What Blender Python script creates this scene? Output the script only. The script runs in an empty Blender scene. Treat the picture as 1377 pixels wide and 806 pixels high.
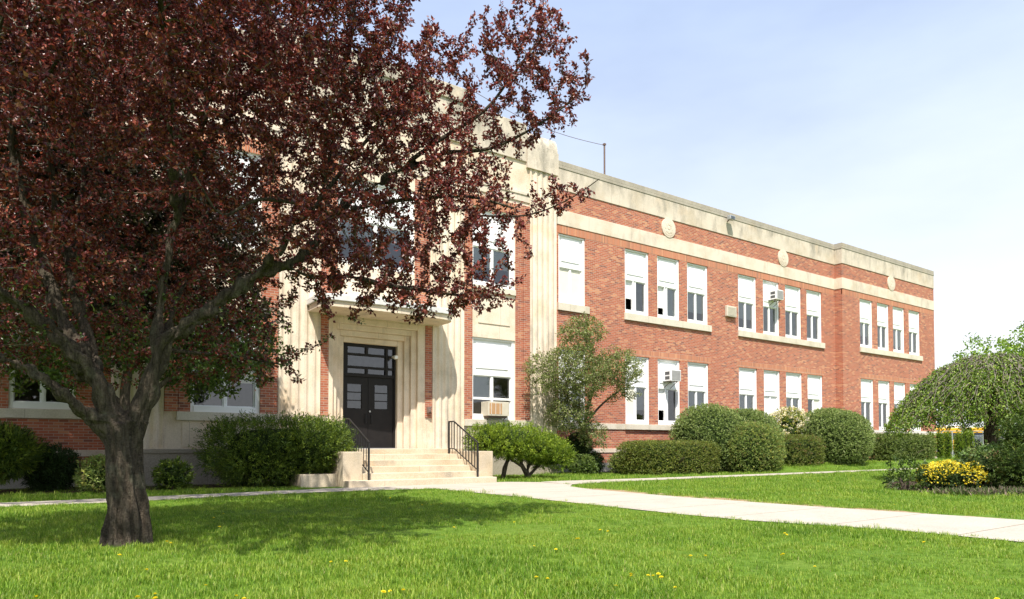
import bpy, bmesh, math, random
import numpy as np
from mathutils import Vector, Matrix, noise
from mathutils.kdtree import KDTree

S = bpy.context.scene
COL = S.collection
R = math.radians
random.seed(7)
rng = np.random.default_rng(11)

# ------------------------------------------------------------------ camera
cd = bpy.data.cameras.new('camera'); cam = bpy.data.objects.new('camera', cd); COL.objects.link(cam)
cam.location = (0, 0, 1.05)
cam.rotation_euler = (R(90 + 1.7000), 0, R(-35.2000))
cd.sensor_width = 36.0; cd.lens = 24.3137; cd.shift_y = 0.12302
cd.clip_start = 0.1; cd.clip_end = 3000
S.camera = cam

# ------------------------------------------------------------------ light
SUN_EL, SUN_AZ = 58.3, 36.0          # sun stands to the left of the facade's normal
to_sun = Vector((-math.sin(R(SUN_AZ))*math.cos(R(SUN_EL)), -math.cos(R(SUN_AZ))*math.cos(R(SUN_EL)), math.sin(R(SUN_EL))))
ld = bpy.data.lights.new('sun', 'SUN'); ld.energy = 5.0; ld.angle = R(0.53); ld.color = (1.0, 0.94, 0.85)
sun = bpy.data.objects.new('sun', ld); COL.objects.link(sun)
sun.rotation_euler = to_sun.to_track_quat('Z', 'Y').to_euler()
sun.location = (0, -20, 40)

W = bpy.data.worlds.new('World'); S.world = W; W.use_nodes = True
nt = W.node_tree; nt.nodes.clear()
def wn(t, **k):
    n = nt.nodes.new(t)
    for a, b in k.items(): setattr(n, a, b)
    return n
sky = wn('ShaderNodeTexSky'); sky.sky_type = 'NISHITA'; sky.sun_disc = False
sky.sun_elevation = R(SUN_EL); sky.sun_rotation = R(180 + SUN_AZ)
sky.air_density = 1.0; sky.dust_density = 2.2; sky.ozone_density = 1.0
bg = wn('ShaderNodeBackground'); bg.inputs[1].default_value = 0.102
tc = wn('ShaderNodeTexCoord'); mp = wn('ShaderNodeMapping'); mp.inputs['Scale'].default_value = (1.2, 1.2, 3.6)
nz = wn('ShaderNodeTexNoise'); nz.inputs['Scale'].default_value = 1.6; nz.inputs['Detail'].default_value = 5.0; nz.inputs['Roughness'].default_value = 0.55
cr = wn('ShaderNodeValToRGB'); cr.color_ramp.elements[0].position = 0.30; cr.color_ramp.elements[0].color = (0.55,)*3 + (1,)
cr.color_ramp.elements[1].position = 0.72; cr.color_ramp.elements[1].color = (0.84,)*3 + (1,)
sx = wn('ShaderNodeSeparateXYZ'); mr = wn('ShaderNodeMapRange'); mr.inputs[1].default_value = 0.0; mr.inputs[2].default_value = 0.55
mr.inputs[3].default_value = 0.40; mr.inputs[4].default_value = -0.06
ad = wn('ShaderNodeMath', operation='ADD', use_clamp=True)
veil = wn('ShaderNodeValToRGB'); veil.color_ramp.elements[0].position = 0.05; veil.color_ramp.elements[0].color = (7.0, 7.1, 7.25, 1)
veil.color_ramp.elements[1].position = 0.60; veil.color_ramp.elements[1].color = (4.6, 5.7, 8.0, 1)
mixc = wn('ShaderNodeMixRGB')
ow = wn('ShaderNodeOutputWorld'); L_ = nt.links.new
L_(tc.outputs['Generated'], mp.inputs[0]); L_(mp.outputs[0], nz.inputs['Vector']); L_(nz.outputs['Fac'], cr.inputs[0])
L_(tc.outputs['Generated'], sx.inputs[0]); L_(sx.outputs['Z'], mr.inputs[0])
L_(cr.outputs[0], ad.inputs[0]); L_(mr.outputs[0], ad.inputs[1]); L_(ad.outputs[0], mixc.inputs['Fac'])
L_(sx.outputs['Z'], veil.inputs[0]); L_(veil.outputs[0], mixc.inputs['Color2'])
L_(sky.outputs[0], mixc.inputs['Color1']); L_(mixc.outputs[0], bg.inputs[0]); L_(bg.outputs[0], ow.inputs[0])

S.view_settings.view_transform = 'Standard'; S.view_settings.look = 'None'
S.view_settings.exposure = 0.74; S.view_settings.gamma = 1.0; S.view_settings.use_curve_mapping = False
S.cycles.max_bounces = 8; S.cycles.transparent_max_bounces = 12; S.cycles.diffuse_bounces = 4
S.cycles.use_denoising = True

# ------------------------------------------------------------------ materials
class NT:
    def __init__(s, name):
        s.m = bpy.data.materials.new(name); s.m.use_nodes = True; s.t = s.m.node_tree; s.t.nodes.clear()
        s.out = s.n('ShaderNodeOutputMaterial')
    def n(s, t, inp=None, **k):
        n = s.t.nodes.new(t)
        for a, b in k.items(): setattr(n, a, b)
        for a, b in (inp or {}).items():
            if isinstance(b, bpy.types.NodeSocket): s.t.links.new(b, n.inputs[a])
            else: n.inputs[a].default_value = b
        return n
    def l(s, a, b): s.t.links.new(a, b)
    def coord(s): return s.n('ShaderNodeTexCoord').outputs['Object']
    def noise(s, vec, scale, detail=3.0, rough=0.5):
        return s.n('ShaderNodeTexNoise', {'Vector': vec, 'Scale': scale, 'Detail': detail, 'Roughness': rough}).outputs['Fac']
    def ramp(s, fac, stops):
        n = s.n('ShaderNodeValToRGB', {0: fac}); e = n.color_ramp.elements
        while len(e) < len(stops): e.new(0.5)
        for i, (p, c) in enumerate(stops):
            e[i].position = p; e[i].color = tuple(c) + (1,) if len(c) == 3 else c
        return n.outputs[0]
    def mix(s, fac, a, b, mode='MIX'):
        return s.n('ShaderNodeMixRGB', {'Fac': fac, 'Color1': a, 'Color2': b}, blend_type=mode).outputs[0]
    def math(s, op, a, b=0.0, clamp=False):
        return s.n('ShaderNodeMath', {0: a, 1: b}, operation=op, use_clamp=clamp).outputs[0]
    def done(s, col, rough=0.7, bump=None, bs=0.3, bd=0.01, spec=0.3, metal=0.0):
        p = s.n('ShaderNodeBsdfPrincipled', {'Roughness': rough, 'Metallic': metal})
        p.inputs['Specular IOR Level'].default_value = spec
        if isinstance(col, bpy.types.NodeSocket): s.l(col, p.inputs['Base Color'])
        else: p.inputs['Base Color'].default_value = tuple(col) + (1,)
        if bump is not None:
            b = s.n('ShaderNodeBump', {'Height': bump, 'Strength': bs, 'Distance': bd}); s.l(b.outputs[0], p.inputs['Normal'])
        s.l(p.outputs[0], s.out.inputs[0]); return s.m

def plain(name, col, rough=0.5, spec=0.4, metal=0.0, var=0.12, scale=6.0):
    t = NT(name); c = t.coord(); f = t.noise(c, scale, 4)
    lo = tuple(x*(1-var) for x in col); hi = tuple(min(1, x*(1+var*.6)) for x in col)
    return t.done(t.ramp(f, [(0.3, lo), (0.7, hi)]), rough, spec=spec, metal=metal)

def brick_mat(name, soldier=False, dark=1.0):
    t = NT(name); c = t.coord()
    s = t.n('ShaderNodeSeparateXYZ', {0: c})
    u = t.math('ADD', s.outputs[0], s.outputs[1])
    v = t.n('ShaderNodeCombineXYZ', {0: s.outputs[2], 1: u} if soldier else {0: u, 1: s.outputs[2]}).outputs[0]
    k = dark
    b = t.n('ShaderNodeTexBrick', {'Vector': v, 'Scale': 1.0, 'Mortar Size': 0.0075, 'Mortar Smooth': 0.2, 'Bias': -0.15,
            'Brick Width': 0.62 if soldier else 0.215, 'Row Height': 0.072,
            'Color1': (0.475*k, 0.146*k, 0.076*k, 1), 'Color2': (0.245*k, 0.070*k, 0.042*k, 1), 'Mortar': (0.42, 0.33, 0.26, 1)})
    b.offset = 0.0 if soldier else 0.5
    # a second, coarser per-brick tone: flashed dark and pale bricks
    b2 = t.n('ShaderNodeTexBrick', {'Vector': v, 'Scale': 1.0, 'Mortar Size': 0.0, 'Bias': 0.0, 'Brick Width': 0.62 if soldier else 0.215, 'Row Height': 0.072,
            'Color1': (0, 0, 0, 1), 'Color2': (1, 1, 1, 1), 'Mortar': (0.5, 0.5, 0.5, 1)})
    b2.offset = 0.0 if soldier else 0.5; b2.squash = 1.0
    col = t.mix(t.ramp(b2.outputs['Color'], [(0.78, (0, 0, 0)), (0.92, (0.85,)*3)]), b.outputs['Color'], (0.58*k, 0.27*k, 0.14*k, 1))
    col = t.mix(t.ramp(b2.outputs['Color'], [(0.06, (0.75,)*3), (0.16, (0, 0, 0))]), col, (0.135*k, 0.062*k, 0.055*k, 1))
    if soldier: col = t.mix(0.35, col, (0.60*k, 0.27*k, 0.13*k, 1))
    col = t.mix(b.outputs['Fac'], col, (0.42, 0.33, 0.26, 1))
    big = t.noise(c, 0.35, 4); 
    col = t.mix(t.ramp(big, [(0.35, (0.22,)*3), (0.65, (0, 0, 0))]), col, (0.30, 0.10, 0.06, 1))
    h = t.math('ADD', t.math('MULTIPLY', b.outputs['Fac'], -1.0), t.noise(c, 60, 2))
    return t.done(col, 0.85, h, 0.5, 0.006, spec=0.2)

def stone_mat(name, base=(0.72, 0.605, 0.475), stain=0.62, joint=1.45, topstain=None):
    t = NT(name); c = t.coord(); s = t.n('ShaderNodeSeparateXYZ', {0: c})
    u = t.math('ADD', s.outputs[0], s.outputs[1])
    f = t.noise(c, 1.1, 5, 0.6)
    lo = tuple(x*y for x, y in zip(base, (0.80, 0.76, 0.68))); hi = tuple(min(1, x*1.06) for x in base)
    col = t.ramp(f, [(0.30, lo), (0.52, base), (0.75, hi)])
    warm = t.ramp(t.noise(c, 0.9, 2), [(0.60, (0, 0, 0)), (0.74, (0.45,)*3)])
    col = t.mix(warm, col, (base[0]*0.95, base[1]*0.76, base[2]*0.55, 1))
    # runs of grey lichen, long in z
    mpn = t.n('ShaderNodeMapping', {'Vector': c}); mpn.inputs['Scale'].default_value = (1.7, 1.7, 0.75)
    st = t.noise(mpn.outputs[0], 1.0, 5, 0.65)
    sm = t.ramp(st, [(0.52, (0, 0, 0)), (0.74, (stain,)*3)])
    if topstain:
        zz = t.n('ShaderNodeMapRange', {0: s.outputs[2], 1: topstain[0], 2: topstain[1], 3: 0.0, 4: 1.0}).outputs[0]
        sp = t.ramp(t.noise(mpn.outputs[0], 1.7, 6, 0.7), [(0.40, (0, 0, 0)), (0.60, (0.85,)*3)])
        sm = t.mix(1.0, sm, t.mix(zz, (0, 0, 0, 1), sp), 'ADD')
    col = t.mix(sm, col, (0.25, 0.225, 0.185, 1))
    fine = t.noise(c, 38, 3)
    col = t.mix(0.18, col, t.ramp(fine, [(0.35, (0.25, 0.21, 0.15)), (0.65, (0.8, 0.74, 0.6))]))
    jm = t.math('ABSOLUTE', t.math('SUBTRACT', t.math('FRACT', t.math('DIVIDE', u, joint)), 0.5))
    jl = t.math('LESS_THAN', jm, 0.005/joint)
    col = t.mix(t.math('MULTIPLY', jl, 0.55), col, (0.16, 0.13, 0.09, 1))
    return t.done(col, 0.88, t.math('ADD', fine, t.math('MULTIPLY', jl, -2.0)), 0.25, 0.006, spec=0.2)

def concrete_mat(name, base=(0.56, 0.52, 0.45), slab=None):
    t = NT(name); c = t.coord(); s = t.n('ShaderNodeSeparateXYZ', {0: c})
    f = t.noise(c, 1.6, 6, 0.6); g = t.noise(c, 45, 3)
    col = t.ramp(f, [(0.3, tuple(x*0.84 for x in base)), (0.6, base), (0.8, tuple(x*1.05 for x in base))])
    col = t.mix(0.15, col, t.ramp(g, [(0.35, (0.3, 0.27, 0.22)), (0.65, (0.8, 0.76, 0.7))]))
    h = g
    if slab:
        cx = t.math('ABSOLUTE', t.math('SUBTRACT', t.math('FRACT', t.math('DIVIDE', s.outputs[slab], 1.45)), 0.5))
        jl = t.math('LESS_THAN', cx, 0.008)
        col = t.mix(t.math('MULTIPLY', jl, 0.85), col, (0.15, 0.13, 0.09, 1)); h = t.math('ADD', g, t.math('MULTIPLY', jl, -2.0))
    return t.done(col, 0.9, h, 0.2, 0.005, spec=0.2)

def leaf_mat(name, rough=0.5, trans=0.3, spec=0.4, tgain=1.3):
    t = NT(name); a = t.n('ShaderNodeAttribute'); a.attribute_name = 'tint'
    p = t.n('ShaderNodeBsdfPrincipled', {'Base Color': a.outputs['Color'], 'Roughness': rough}); p.inputs['Specular IOR Level'].default_value = spec
    g = t.mix(1.0, a.outputs['Color'], (tgain, tgain, tgain*0.8, 1), 'MULTIPLY')
    tr = t.n('ShaderNodeBsdfTranslucent', {'Color': g})
    m = t.n('ShaderNodeMixShader', {0: trans, 1: p.outputs[0], 2: tr.outputs[0]})
    t.l(m.outputs[0], t.out.inputs[0]); return t.m

def bark_mat(name, a, b, scale=1.0):
    t = NT(name); c = t.coord()
    mpn = t.n('ShaderNodeMapping', {'Vector': c}); mpn.inputs['Scale'].default_value = (9*scale, 9*scale, 1.6*scale)
    f = t.noise(mpn.outputs[0], 2.2, 7, 0.65); g = t.noise(c, 55*scale, 4)
    col = t.ramp(f, [(0.34, tuple(x*0.45 for x in a)), (0.48, a), (0.68, b)])
    m2 = t.n('ShaderNodeMapping', {'Vector': c}); m2.inputs['Scale'].default_value = (7*scale, 7*scale, 0.9*scale)
    ck = t.math('ABSOLUTE', t.math('SUBTRACT', t.noise(m2.outputs[0], 2.0, 4, 0.6), 0.5))
    col = t.mix(t.ramp(ck, [(0.0, (0.85,)*3), (0.045, (0, 0, 0))]), col, (0.012, 0.009, 0.007, 1))
    li = t.ramp(t.noise(c, 5*scale, 5, .65), [(0.55, (0, 0, 0)), (0.68, (0.55,)*3)])
    col = t.mix(li, col, (0.15, 0.145, 0.10, 1))
    col = t.mix(0.25, col, t.ramp(g, [(0.3, (0.02, 0.016, 0.012)), (0.7, (0.19, 0.165, 0.13))]))
    return t.done(col, 0.9, t.math('ADD', f, t.math('MULTIPLY', g, 0.3)), 1.0, 0.05, spec=0.12)

def glass_mat():
    t = NT('window_glass')
    fr = t.n('ShaderNodeFresnel', {'IOR': 1.55}); c = t.coord()
    b = t.n('ShaderNodeBump', {'Height': t.noise(c, 1.3, 2), 'Strength': 0.10, 'Distance': 0.02})
    tr = t.n('ShaderNodeBsdfTransparent', {'Color': (0.90, 0.92, 0.92, 1)})
    gl = t.n('ShaderNodeBsdfGlossy', {'Color': (0.95, 0.97, 1, 1), 'Roughness': 0.015, 'Normal': b.outputs[0]})
    f2 = t.math('ADD', t.math('MULTIPLY', fr.outputs[0], 1.15), 0.05, True)
    m = t.n('ShaderNodeMixShader', {0: f2, 1: tr.outputs[0], 2: gl.outputs[0]})
    t.l(m.outputs[0], t.out.inputs[0]); return t.m

M = {}
M['brick'] = brick_mat('red_brick')
M['brick_pier'] = brick_mat('pier_brick', dark=0.92)
M['soldier'] = brick_mat('soldier_brick', True)
M['stone'] = stone_mat('limestone')
M['parapet'] = stone_mat('parapet_stone', (0.60, 0.52, 0.425), 0.95, 1.9, (11.35, 12.2))
M['coping'] = stone_mat('coping_stone', (0.35, 0.315, 0.26), 0.9, 1.9, (11.9, 12.3))
M['band'] = stone_mat('band_stone', (0.66, 0.57, 0.465), 0.5, 2.4)
M['sill'] = stone_mat('sill_stone', (0.60, 0.55, 0.45), 0.3, 2.2)
M['plinth'] = stone_mat('plinth_stone', (0.27, 0.235, 0.185), 0.7, 1.8)
M['concrete'] = concrete_mat('foundation_concrete', (0.40, 0.37, 0.31))
M['step'] = stone_mat('step_stone', (0.55, 0.455, 0.33), 0.75, 2.1)
M['white'] = plain('white_paint', (0.80, 0.80, 0.79), 0.4, 0.4, var=0.04, scale=2)
M['whitedull'] = plain('weathered_white_metal', (0.62, 0.61, 0.58), 0.5, 0.4, var=0.15, scale=5)
M['beige'] = plain('beige_metal', (0.55, 0.50, 0.40), 0.5, 0.3, var=0.08)
M['grey'] = plain('grey_metal', (0.30, 0.30, 0.29), 0.45, 0.5, var=0.15)
M['louvre'] = plain('louvre_slot', (0.10, 0.10, 0.10), 0.6, 0.3)
M['doorpaint'] = plain('dark_bronze_paint', (0.013, 0.011, 0.0105), 0.6, 0.25, var=0.2)
M['black'] = plain('black_iron', (0.012, 0.012, 0.013), 0.4, 0.5, var=0.2)
M['glass'] = glass_mat()
M['shade_cream'] = plain('cream_roller_shade', (0.72, 0.69, 0.58), 0.8, 0.1, var=0.04)
M['shade_white'] = plain('white_roller_shade', (0.78, 0.78, 0.76), 0.8, 0.1, var=0.03)
M['shade_grey'] = plain('grey_roller_shade', (0.34, 0.36, 0.37), 0.8, 0.1, var=0.05)
M['curtain'] = plain('curtain_cloth', (0.33, 0.36, 0.34), 0.9, 0.1, var=0.25, scale=3)
M['cardboard'] = plain('brown_cardboard', (0.45, 0.27, 0.14), 0.8, 0.1)
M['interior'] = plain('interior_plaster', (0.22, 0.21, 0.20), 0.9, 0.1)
M['roof'] = plain('roofing_felt', (0.08, 0.08, 0.08), 0.9, 0.1)
M['gold'] = plain('yellow_ochre_cap', (0.55, 0.47, 0.28), 0.8, 0.2, var=0.2)
M['galv'] = plain('galvanised_steel', (0.42, 0.43, 0.43), 0.4, 0.5, metal=0.4)
M['rust'] = plain('rusty_steel', (0.16, 0.11, 0.09), 0.7, 0.3)
M['asphalt'] = plain('asphalt', (0.06, 0.06, 0.062), 0.9, 0.2, var=0.2)
M['busyellow'] = plain('school_bus_yellow', (0.80, 0.42, 0.02), 0.35, 0.5, var=0.04)
M['tyre'] = plain('tyre_rubber', (0.02, 0.02, 0.02), 0.8, 0.2)
M['darkglass'] = plain('dark_vehicle_glass', (0.03, 0.035, 0.045), 0.08, 0.5)
M['redlens'] = plain('red_lens', (0.35, 0.02, 0.02), 0.3, 0.5)
M['innergreen'] = plain('core_shade_green', (0.022, 0.036, 0.010), 0.95, 0.05, var=0.6, scale=14)  # dark green standing in for the shade inside a bush
M['bark'] = bark_mat('plum_bark', (0.056, 0.042, 0.029), (0.130, 0.102, 0.072))
M['bark2'] = bark_mat('brown_bark', (0.10, 0.075, 0.055), (0.20, 0.16, 0.12), 2.0)
M['twig'] = plain('grey_twig_bark', (0.20, 0.175, 0.14), 0.85, 0.2, var=0.5, scale=3)
M['twigdark'] = plain('dark_twig', (0.05, 0.04, 0.028), 0.9, 0.1, var=0.3)
M['leaf_plum'] = leaf_mat('plum_leaf', 0.38, 0.30, 0.5, 1.6)
M['leaf'] = leaf_mat('green_leaf', 0.5, 0.30, 0.35, 1.4)
M['needle'] = leaf_mat('yew_needle', 0.5, 0.20, 0.3, 1.3)
M['petal'] = leaf_mat('petal', 0.6, 0.25, 0.2, 1.1)
def blade_mat():
    t = NT('grass_blade'); a = t.n('ShaderNodeAttribute'); a.attribute_name = 'tint'
    g = t.n('ShaderNodeNewGeometry').outputs['Position']; oi = t.n('ShaderNodeObjectInfo').outputs['Random']
    f = t.math('ADD', t.math('MULTIPLY', t.noise(g, 0.7, 4, .6), 0.75), t.math('MULTIPLY', oi, 0.25))
    k = t.ramp(f, [(0.34, (0.62, 0.72, 0.60)), (0.50, (1, 1, 1)), (0.66, (1.0, 1.0, 0.95))])
    col = t.mix(1.0, a.outputs['Color'], k, 'MULTIPLY')
    y = t.ramp(f, [(0.52, (0, 0, 0)), (0.68, (0.30,)*3)]); col = t.mix(y, col, (0.36, 0.37, 0.06, 1))
    p = t.n('ShaderNodeBsdfPrincipled', {'Base Color': col, 'Roughness': 0.5}); p.inputs['Specular IOR Level'].default_value = 0.3
    tr = t.n('ShaderNodeBsdfTranslucent', {'Color': t.mix(1.0, col, (1.35, 1.35, 1.0, 1), 'MULTIPLY')})
    m = t.n('ShaderNodeMixShader', {0: 0.40, 1: p.outputs[0], 2: tr.outputs[0]}); t.l(m.outputs[0], t.out.inputs[0]); return t.m
M['blade'] = blade_mat()

# ------------------------------------------------------------------ mesh helpers
class MB:
    def __init__(s): s.v = []; s.f = []
    def add(s, vs, fs):
        o = len(s.v); s.v += [tuple(p) for p in vs]; s.f += [tuple(i+o for i in f) for f in fs]; return s
    def box(s, x0, x1, y0, y1, z0, z1):
        return s.add([(x0,y0,z0),(x1,y0,z0),(x1,y1,z0),(x0,y1,z0),(x0,y0,z1),(x1,y0,z1),(x1,y1,z1),(x0,y1,z1)],
                     [(0,3,2,1),(4,5,6,7),(0,1,5,4),(1,2,6,5),(2,3,7,6),(3,0,4,7)])
    def prism(s, poly, z0, z1):                       # poly: xy outline, counter-clockwise
        n = len(poly)
        return s.add([(x,y,z0) for x,y in poly] + [(x,y,z1) for x,y in poly],
                     [tuple(range(n-1,-1,-1)), tuple(range(n,2*n))] + [(i,(i+1)%n,n+(i+1)%n,n+i) for i in range(n)])
    def tube(s, pts, rad, n=8, cap=True):
        pts = [Vector(p) for p in pts]
        if not hasattr(rad, '__len__'): rad = [rad]*len(pts)
        rings = []
        up = Vector((0.31, 0.17, 0.93))
        for i, p in enumerate(pts):
            d = (pts[min(i+1, len(pts)-1)] - pts[max(i-1, 0)]).normalized()
            a = d.cross(up)
            if a.length < 1e-3: a = d.cross(Vector((1, 0, 0)))
            a.normalize(); b = d.cross(a)
            rings.append([p + (a*math.cos(t) + b*math.sin(t))*rad[i] for t in [2*math.pi*k/n for k in range(n)]])
        vs = [v for r in rings for v in r]; fs = []
        for i in range(len(pts)-1):
            for k in range(n):
                fs.append((i*n+k, i*n+(k+1)%n, (i+1)*n+(k+1)%n, (i+1)*n+k))
        if cap: fs += [tuple(range(n-1,-1,-1)), tuple((len(pts)-1)*n+k for k in range(n))]
        return s.add(vs, fs)
    def disc(s, c, r, y0, y1, n=28):                  # short cylinder facing -Y
        vs = [(c[0]+r*math.cos(2*math.pi*k/n), y0, c[1]+r*math.sin(2*math.pi*k/n)) for k in range(n)] + \
             [(c[0]+r*math.cos(2*math.pi*k/n), y1, c[1]+r*math.sin(2*math.pi*k/n)) for k in range(n)]
        return s.add(vs, [tuple(range(n)), tuple(range(2*n-1,n-1,-1))] + [(k, n+k, n+(k+1)%n, (k+1)%n) for k in range(n)])
    def build(s, name, mat, parent=None, bevel=0.0, smooth=False):
        me = bpy.data.meshes.new(name); me.from_pydata(s.v, [], s.f); me.validate()
        if bevel:
            bm = bmesh.new(); bm.from_mesh(me); bmesh.ops.recalc_face_normals(bm, faces=bm.faces)
            es = [e for e in bm.edges if len(e.link_faces) == 2 and e.calc_face_angle(0) > 0.5]
            bmesh.ops.bevel(bm, geom=es, offset=bevel, segments=2, profile=0.6, affect='EDGES', clamp_overlap=True)
            bm.to_mesh(me); bm.free()
        me.materials.append(mat)
        if smooth: me.shade_smooth()
        return link(name, me, parent)

def link(name, me, parent=None):
    o = bpy.data.objects.new(name, me); COL.objects.link(o)
    if parent is not None: setparent(o, parent)
    return o
def worldloc(o):
    l = Vector((0, 0, 0))
    while o is not None: l += o.location; o = o.parent
    return l
def setparent(o, p):
    o.parent = p; o.matrix_parent_inverse = Matrix.Translation(-p['_w'] if '_w' in p else -Vector(WL.get(p.name, (0, 0, 0))))
WL = {}
def thing(name, loc, label, cat, group=None):
    o = bpy.data.objects.new(name, None); COL.objects.link(o); o.location = loc; o.empty_display_size = 0.3
    WL[o.name] = tuple(loc); tag(o, label, cat, group); return o
def tag(o, label=None, cat=None, group=None, kind=None):
    for k, v in (('label', label), ('category', cat), ('group', group), ('kind', kind)):
        if v: o[k] = v
    return o

def npmesh(name, V, F, mat, parent=None, tint=None, smooth=False):
    V = np.asarray(V, np.float32); F = np.asarray(F, np.int32)
    me = bpy.data.meshes.new(name)
    me.vertices.add(len(V)); me.vertices.foreach_set('co', V.ravel())
    k = F.shape[1]
    me.loops.add(F.size); me.loops.foreach_set('vertex_index', F.ravel())
    me.polygons.add(len(F)); me.polygons.foreach_set('loop_start', np.arange(0, F.size, k, dtype=np.int32))
    me.update(calc_edges=True)
    if tint is not None:
        a = me.attributes.new('tint', 'FLOAT_COLOR', 'POINT')
        a.data.foreach_set('color', np.concatenate([tint, np.ones((len(tint), 1))], 1).astype(np.float32).ravel())
    me.materials.append(mat)
    if smooth: me.shade_smooth()
    return link(name, me, parent)

def unit(a): return a/np.maximum(np.linalg.norm(a, axis=1, keepdims=True), 1e-9)
def palette(n, cols, jit=0.18):
    cols = np.array(cols, float); w = cols[:, 3]/cols[:, 3].sum()
    c = cols[rng.choice(len(cols), n, p=w), :3]
    return c*(1 + rng.normal(0, jit, (n, 1))).clip(0.4, 1.7)
def leaf_geo(P, D, Ln, Wd, fold=0.25, up=0.6):
    """folded leaf blades: base, two mid edges, tip"""
    n = len(P); D = unit(D)
    nr = rng.normal(0, 1, (n, 3)); nr[:, 2] += up*1.5
    s = unit(np.cross(D, nr)); nn = np.cross(s, D)
    Ln = (Ln*rng.uniform(0.65, 1.2, n))[:, None]; Wd = (Wd*rng.uniform(0.7, 1.15, n))[:, None]
    V = np.empty((n, 4, 3)); V[:, 0] = P
    V[:, 1] = P + D*Ln*0.45 + s*Wd*0.5 + nn*Wd*fold
    V[:, 2] = P + D*Ln - nn*Ln*0.12
    V[:, 3] = P + D*Ln*0.45 - s*Wd*0.5 + nn*Wd*fold
    b = np.arange(n)[:, None]*4
    F = np.concatenate([b + np.array([0, 1, 2]), b + np.array([0, 2, 3])])
    return V.reshape(-1, 3), F
def leaves(name, P, D, Ln, Wd, mat, cols, parent=None, fold=0.25, up=0.6, jit=0.18, tint=None):
    V, F = leaf_geo(P, D, Ln, Wd, fold, up)
    c = palette(len(P), cols, jit) if tint is None else tint
    return npmesh(name, V, F, mat, parent, np.repeat(c, 4, 0))

# ------------------------------------------------------------------ ground
def ss(x, a, b):
    t = np.clip((x-a)/(b-a), 0, 1); return t*t*(3-2*t)
def gz(x, y):
    x = np.asarray(x, float); y = np.asarray(y, float)
    return 0.25*ss(x, 22.5, 25.5)*ss(y, 15.75, 17.2)
def gz1(x, y): return float(gz(x, y))

def make_ground():
    xs = np.unique(np.concatenate([[-900, -300, -120, -60, -30], np.arange(-16, 60, 0.5), [62, 70, 90, 130, 300, 900]]))
    ys = np.unique(np.concatenate([[-900, -300, -120, -60, -30, -15], np.arange(-6, 24, 0.4), [26, 30, 40, 60, 90, 140, 300, 900]]))
    X, Y = np.meshgrid(xs, ys, indexing='ij'); Z = gz(X, Y)
    V = np.stack([X, Y, Z], -1).reshape(-1, 3); ny = len(ys)
    i, j = np.meshgrid(np.arange(len(xs)-1), np.arange(ny-1), indexing='ij'); a = (i*ny + j).ravel()
    F = np.stack([a, a+ny, a+ny+1, a+1], 1)
    t = NT('lawn_soil_and_turf'); c = t.coord(); s = t.n('ShaderNodeSeparateXYZ', {0: c})
    f = t.noise(c, 0.8, 5, 0.6); g = t.noise(c, 14, 5, 0.7)
    col = t.ramp(f, [(0.32, (0.070, 0.130, 0.011)), (0.52, (0.105, 0.175, 0.016)), (0.72, (0.165, 0.215, 0.032))])
    col = t.mix(0.55, col, t.ramp(g, [(0.32, (0.030, 0.072, 0.010)), (0.55, (0.090, 0.165, 0.022)), (0.72, (0.17, 0.23, 0.05))]))
    dx = t.n('ShaderNodeMapRange', {0: s.outputs[0], 1: 11.25, 2: 12.0, 3: 1.0, 4: 0.0}).outputs[0]
    dx = t.math('MULTIPLY', dx, t.math('GREATER_THAN', s.outputs[0], 10.5))
    dx = t.math('MULTIPLY', dx, t.math('LESS_THAN', s.outputs[1], 13.0))
    sm = t.ramp(t.math('ADD', t.math('MULTIPLY', t.noise(c, 1.3, 4, .6), 0.9), t.math('MULTIPLY', dx, 0.42)), [(0.64, (0, 0, 0)), (0.72, (1, 1, 1))])
    col = t.mix(sm, col, t.ramp(g, [(0.3, (0.20, 0.135, 0.075)), (0.7, (0.38, 0.28, 0.17))]))
    m = t.done(col, 0.95, g, 0.6, 0.03, spec=0.1)
    o = npmesh('lawn', V, F, m, smooth=True); tag(o, 'sunny green lawn in front of the brick school', 'lawn', kind='structure')
make_ground()

def sheet(name, poly, dz, mat, label, cat, dense=0.6):
    """flat sheet that follows the ground; poly is convex or simple; triangulated through bmesh and laid dz above"""
    bm = bmesh.new(); bm.faces.new([bm.verts.new((x, y, 0)) for x, y in poly])
    for ax in (0, 1):
        lo = min(p[ax] for p in poly); hi = max(p[ax] for p in poly); k = lo + dense
        while k < hi:
            no = Vector((1, 0, 0)) if ax == 0 else Vector((0, 1, 0))
            bmesh.ops.bisect_plane(bm, geom=bm.verts[:]+bm.edges[:]+bm.faces[:], plane_co=no*k, plane_no=no); k += dense
    for v in bm.verts: v.co.z = gz1(v.co.x, v.co.y) + dz
    bmesh.ops.recalc_face_normals(bm, faces=bm.faces)
    me = bpy.data.meshes.new(name); bm.to_mesh(me); bm.free(); me.materials.append(mat)
    if sum(p.normal.z for p in me.polygons) < 0: me.flip_normals()
    return tag(link(name, me), label, cat, kind='structure')
M['path'] = concrete_mat('path_concrete', (0.375, 0.335, 0.275), 1)
M['path2'] = concrete_mat('cross_path_concrete', (0.37, 0.325, 0.265), 0)
MAINPATH = [(8.9, -8), (11.7, -8), (11.5, 3.8), (11.28, 5.5), (11.12, 7.0), (11.0, 9.7), (11.15, 12.4), (11.5, 13.7), (12.2, 14.45), (12.2, 15.0), (8.2, 15.0), (8.25, 14.4), (8.3, 11.5), (8.25, 9.0), (8.2, 7.2), (8.3, 6.0), (8.6, 5.1), (8.85, 4.2)]
sheet('main_path', MAINPATH, 0.012, M['path'], 'pale concrete walk running from the entrance steps through the lawn', 'path', 2.0)
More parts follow.
